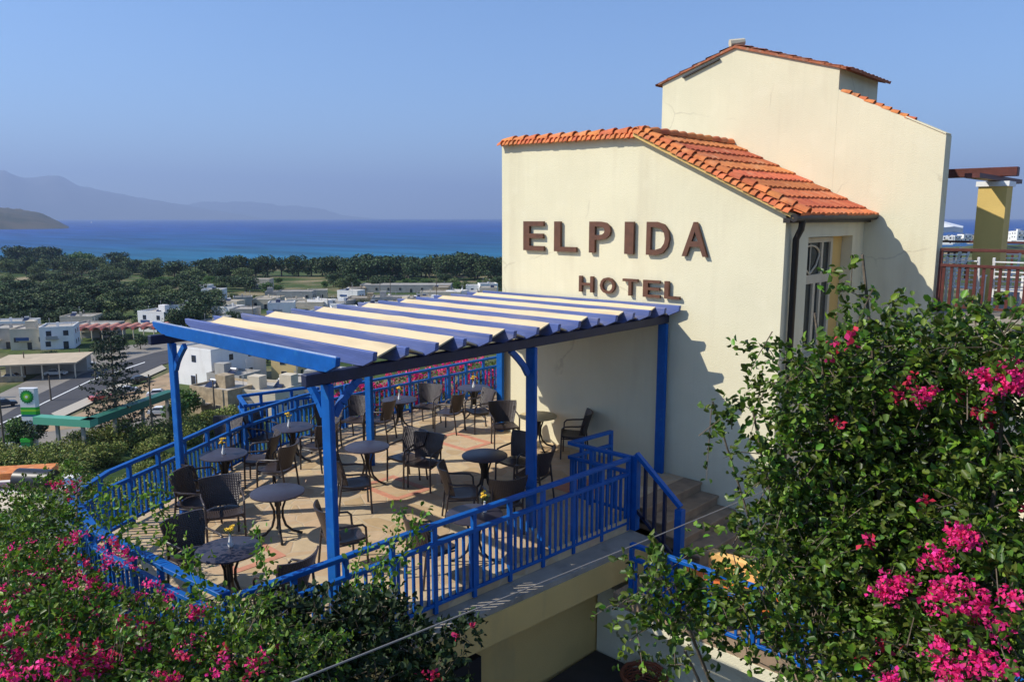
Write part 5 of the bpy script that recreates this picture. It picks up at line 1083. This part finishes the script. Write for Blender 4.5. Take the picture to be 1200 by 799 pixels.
# fields and hedgerows
for yrow, n, kd in ((334,22,['M','L','D']),(341,26,['D','M','L']),(352,22,['D','M']),(361,20,['D','D','M']),(371,20,['D','M'])):
    scatter(n, -30, 330 if yrow < 350 else 250, lambda x: yrow+random.uniform(-2.5,2.5), kd, .8, 1.15, 'bushy tree in the hedgerows between the fields', 'hedgerow trees', 1.5)
scatter(16, -20, 230, lambda x: 380+random.uniform(-3,3), ['D','M'], .55, .8, 'dark bush behind the roadside houses', 'bushes behind the roadside houses', 1.4)
scatter(18, 250, 590, lambda x: 358+random.uniform(-4,8), ['D','L','M'], .5, .8, 'garden tree between the far houses', 'town garden trees', 1.1)
for x, y, k, s_, lb in ((205,388,'D',.95,'dense dark tree beside the bright white house'),(216,390,'D',1.05,'dense dark tree behind the first blue rafter'),(232,388,'D',.95,'dark tree right of the rafter tip'),(274,383,'D',.7,'small dark tree before the far grey wall house'),(122,420,'D',.6,'dark bush under the arcade left side'),(140,415,'D',.6,'dark bush under the arcade'),(165,410,'D',.55,'dark bush at the arcade right end'),
    (20,527,'L',.95,'bright green round tree beside the station sign'),(34,527,'D',.62,'dark tree under the station canopy edge'),(217,490,'L',1.1,'leafy green tree beside the left pergola post'),(208,498,'L',.9,'leafy green tree low behind the left pergola post'),(228,480,'L',.7,'green tree against the white cube wall'),(314,425,'D',.45,'dark bush beside the yellow house'),(300,428,'D',.4,'dark bush below the white cube shade wall'),(60,425,'D',.4,'dark bush beside the tavern'),(514,368,'L',.6,'green garden tree over the middle of the canopy'),(565,358,'L',1.0,'bright green tree near the hotel wall corner'),(545,362,'D',.6,'dark low tree near the far end of the canopy')):
    p = ground(x, y); plant(k, p.x, p.y, p.z, s_, lb, None)
# conifer with tiers
cf = ground(139,517); ct = empty('conifer_tree', tuple(cf), 'tall tiered dark conifer standing between the road and the station', 'tree'); d_ = math.hypot(cf.x, cf.y); hC = zat(137, 378, d_) - cf.z
mb = MB(); mb.tube([cf-Z, cf+Z*hC*.5, cf+Z*hC], [.30,.18,.03], 8); mb.build('trunk', M['bark'], ct); P = []; D = []; mbr = MB()
nt_ = 13
for i in range(nt_):
    f = .10+.88*i/nt_; zt_ = hC*f; L = (1-f)**.75*6.0*(.8+.3*((i*7) % 3)/2)+.3
    if i in (2,): L *= .8
    for k in range(7):
        a = 2*math.pi*(k+random.random()*.5)/7 + i*.6; L2 = L*random.uniform(.7,1.1); dr = Vector((math.cos(a), math.sin(a), 0))
        e = cf+Z*(zt_+L2*.10)+dr*L2; b0 = cf+Z*zt_; mbr.tube([b0, (b0+e)/2-Z*.08*L2, e], [.05,.03,.012], 4, cap=False)
        m_ = int(34*L2/3)+8; tt = rng.random(m_)**.7; Q_ = np.outer(1-tt, b0)+np.outer(tt, e); Q_[:,2] -= .08*L2*np.sin(math.pi*tt)*.8
        side = np.array([-math.sin(a), math.cos(a), 0]); off = rng.normal(size=m_)*.22*(L2/3); P.append(Q_+np.outer(off, side)+rng.normal(size=(m_,3))*.06); D.append(np.repeat([[dr.x, dr.y, .25]], m_, 0)+np.outer(np.sign(off)*.8, side))
leaf_obj('needles', np.concatenate(P), .42, mat('conifer_needle', (.040,.055,.030), .75, island=.5), ct, 'diamond', D=np.concatenate(D)); mbr.build('branch', M['bark'], ct)
# hillside shrubs
for i in range(120):
    x = random.uniform(-20, 420); lo = 492+ (x < 60)*60 - max(0, (x-180))*.10; y = random.uniform(max(500, 520-(x-60)*.10) if x < 330 else 480, 700)
    if x < 60: y = random.uniform(585, 700)
    d = ray(x, y); p = ground(x, y)
    if math.hypot(p.x, p.y) < 15 or math.hypot(p.x+35.5, p.y-8.5) < 7 or math.hypot(p.x, p.y) > 108: continue
    plant('S', p.x, p.y, p.z-.2, random.uniform(.8,1.3), 'yellowish green scrub bush on the slope between terrace and town', 'scrub bushes on the slope', 'shrub', 1.15)
for i, (x, y) in enumerate(((45,560),(60,552),(75,545),(92,540),(100,530),(120,528),(140,522),(160,524),(175,520),(200,512),(230,510),(255,505),(110,548),(70,562),(130,545),(180,535),(10,565),(25,548),(0,548),(220,520),(270,505),(90,575))):
    p = ground(x, y); plant('S', p.x, p.y, p.z-.3, random.uniform(1.2,1.7), 'yellowish green scrub bush at the foot of the slope near the station', 'scrub bushes near the station', 'shrub', 1.2)
for o in list(sc.objects):
    if '_o' in o: del o['_o']
for k in PRT:
    for src in PRT[k]:
        if src.name not in usedp:
            for c in list(src.children): bpy.data.objects.remove(c)
            bpy.data.objects.remove(src)
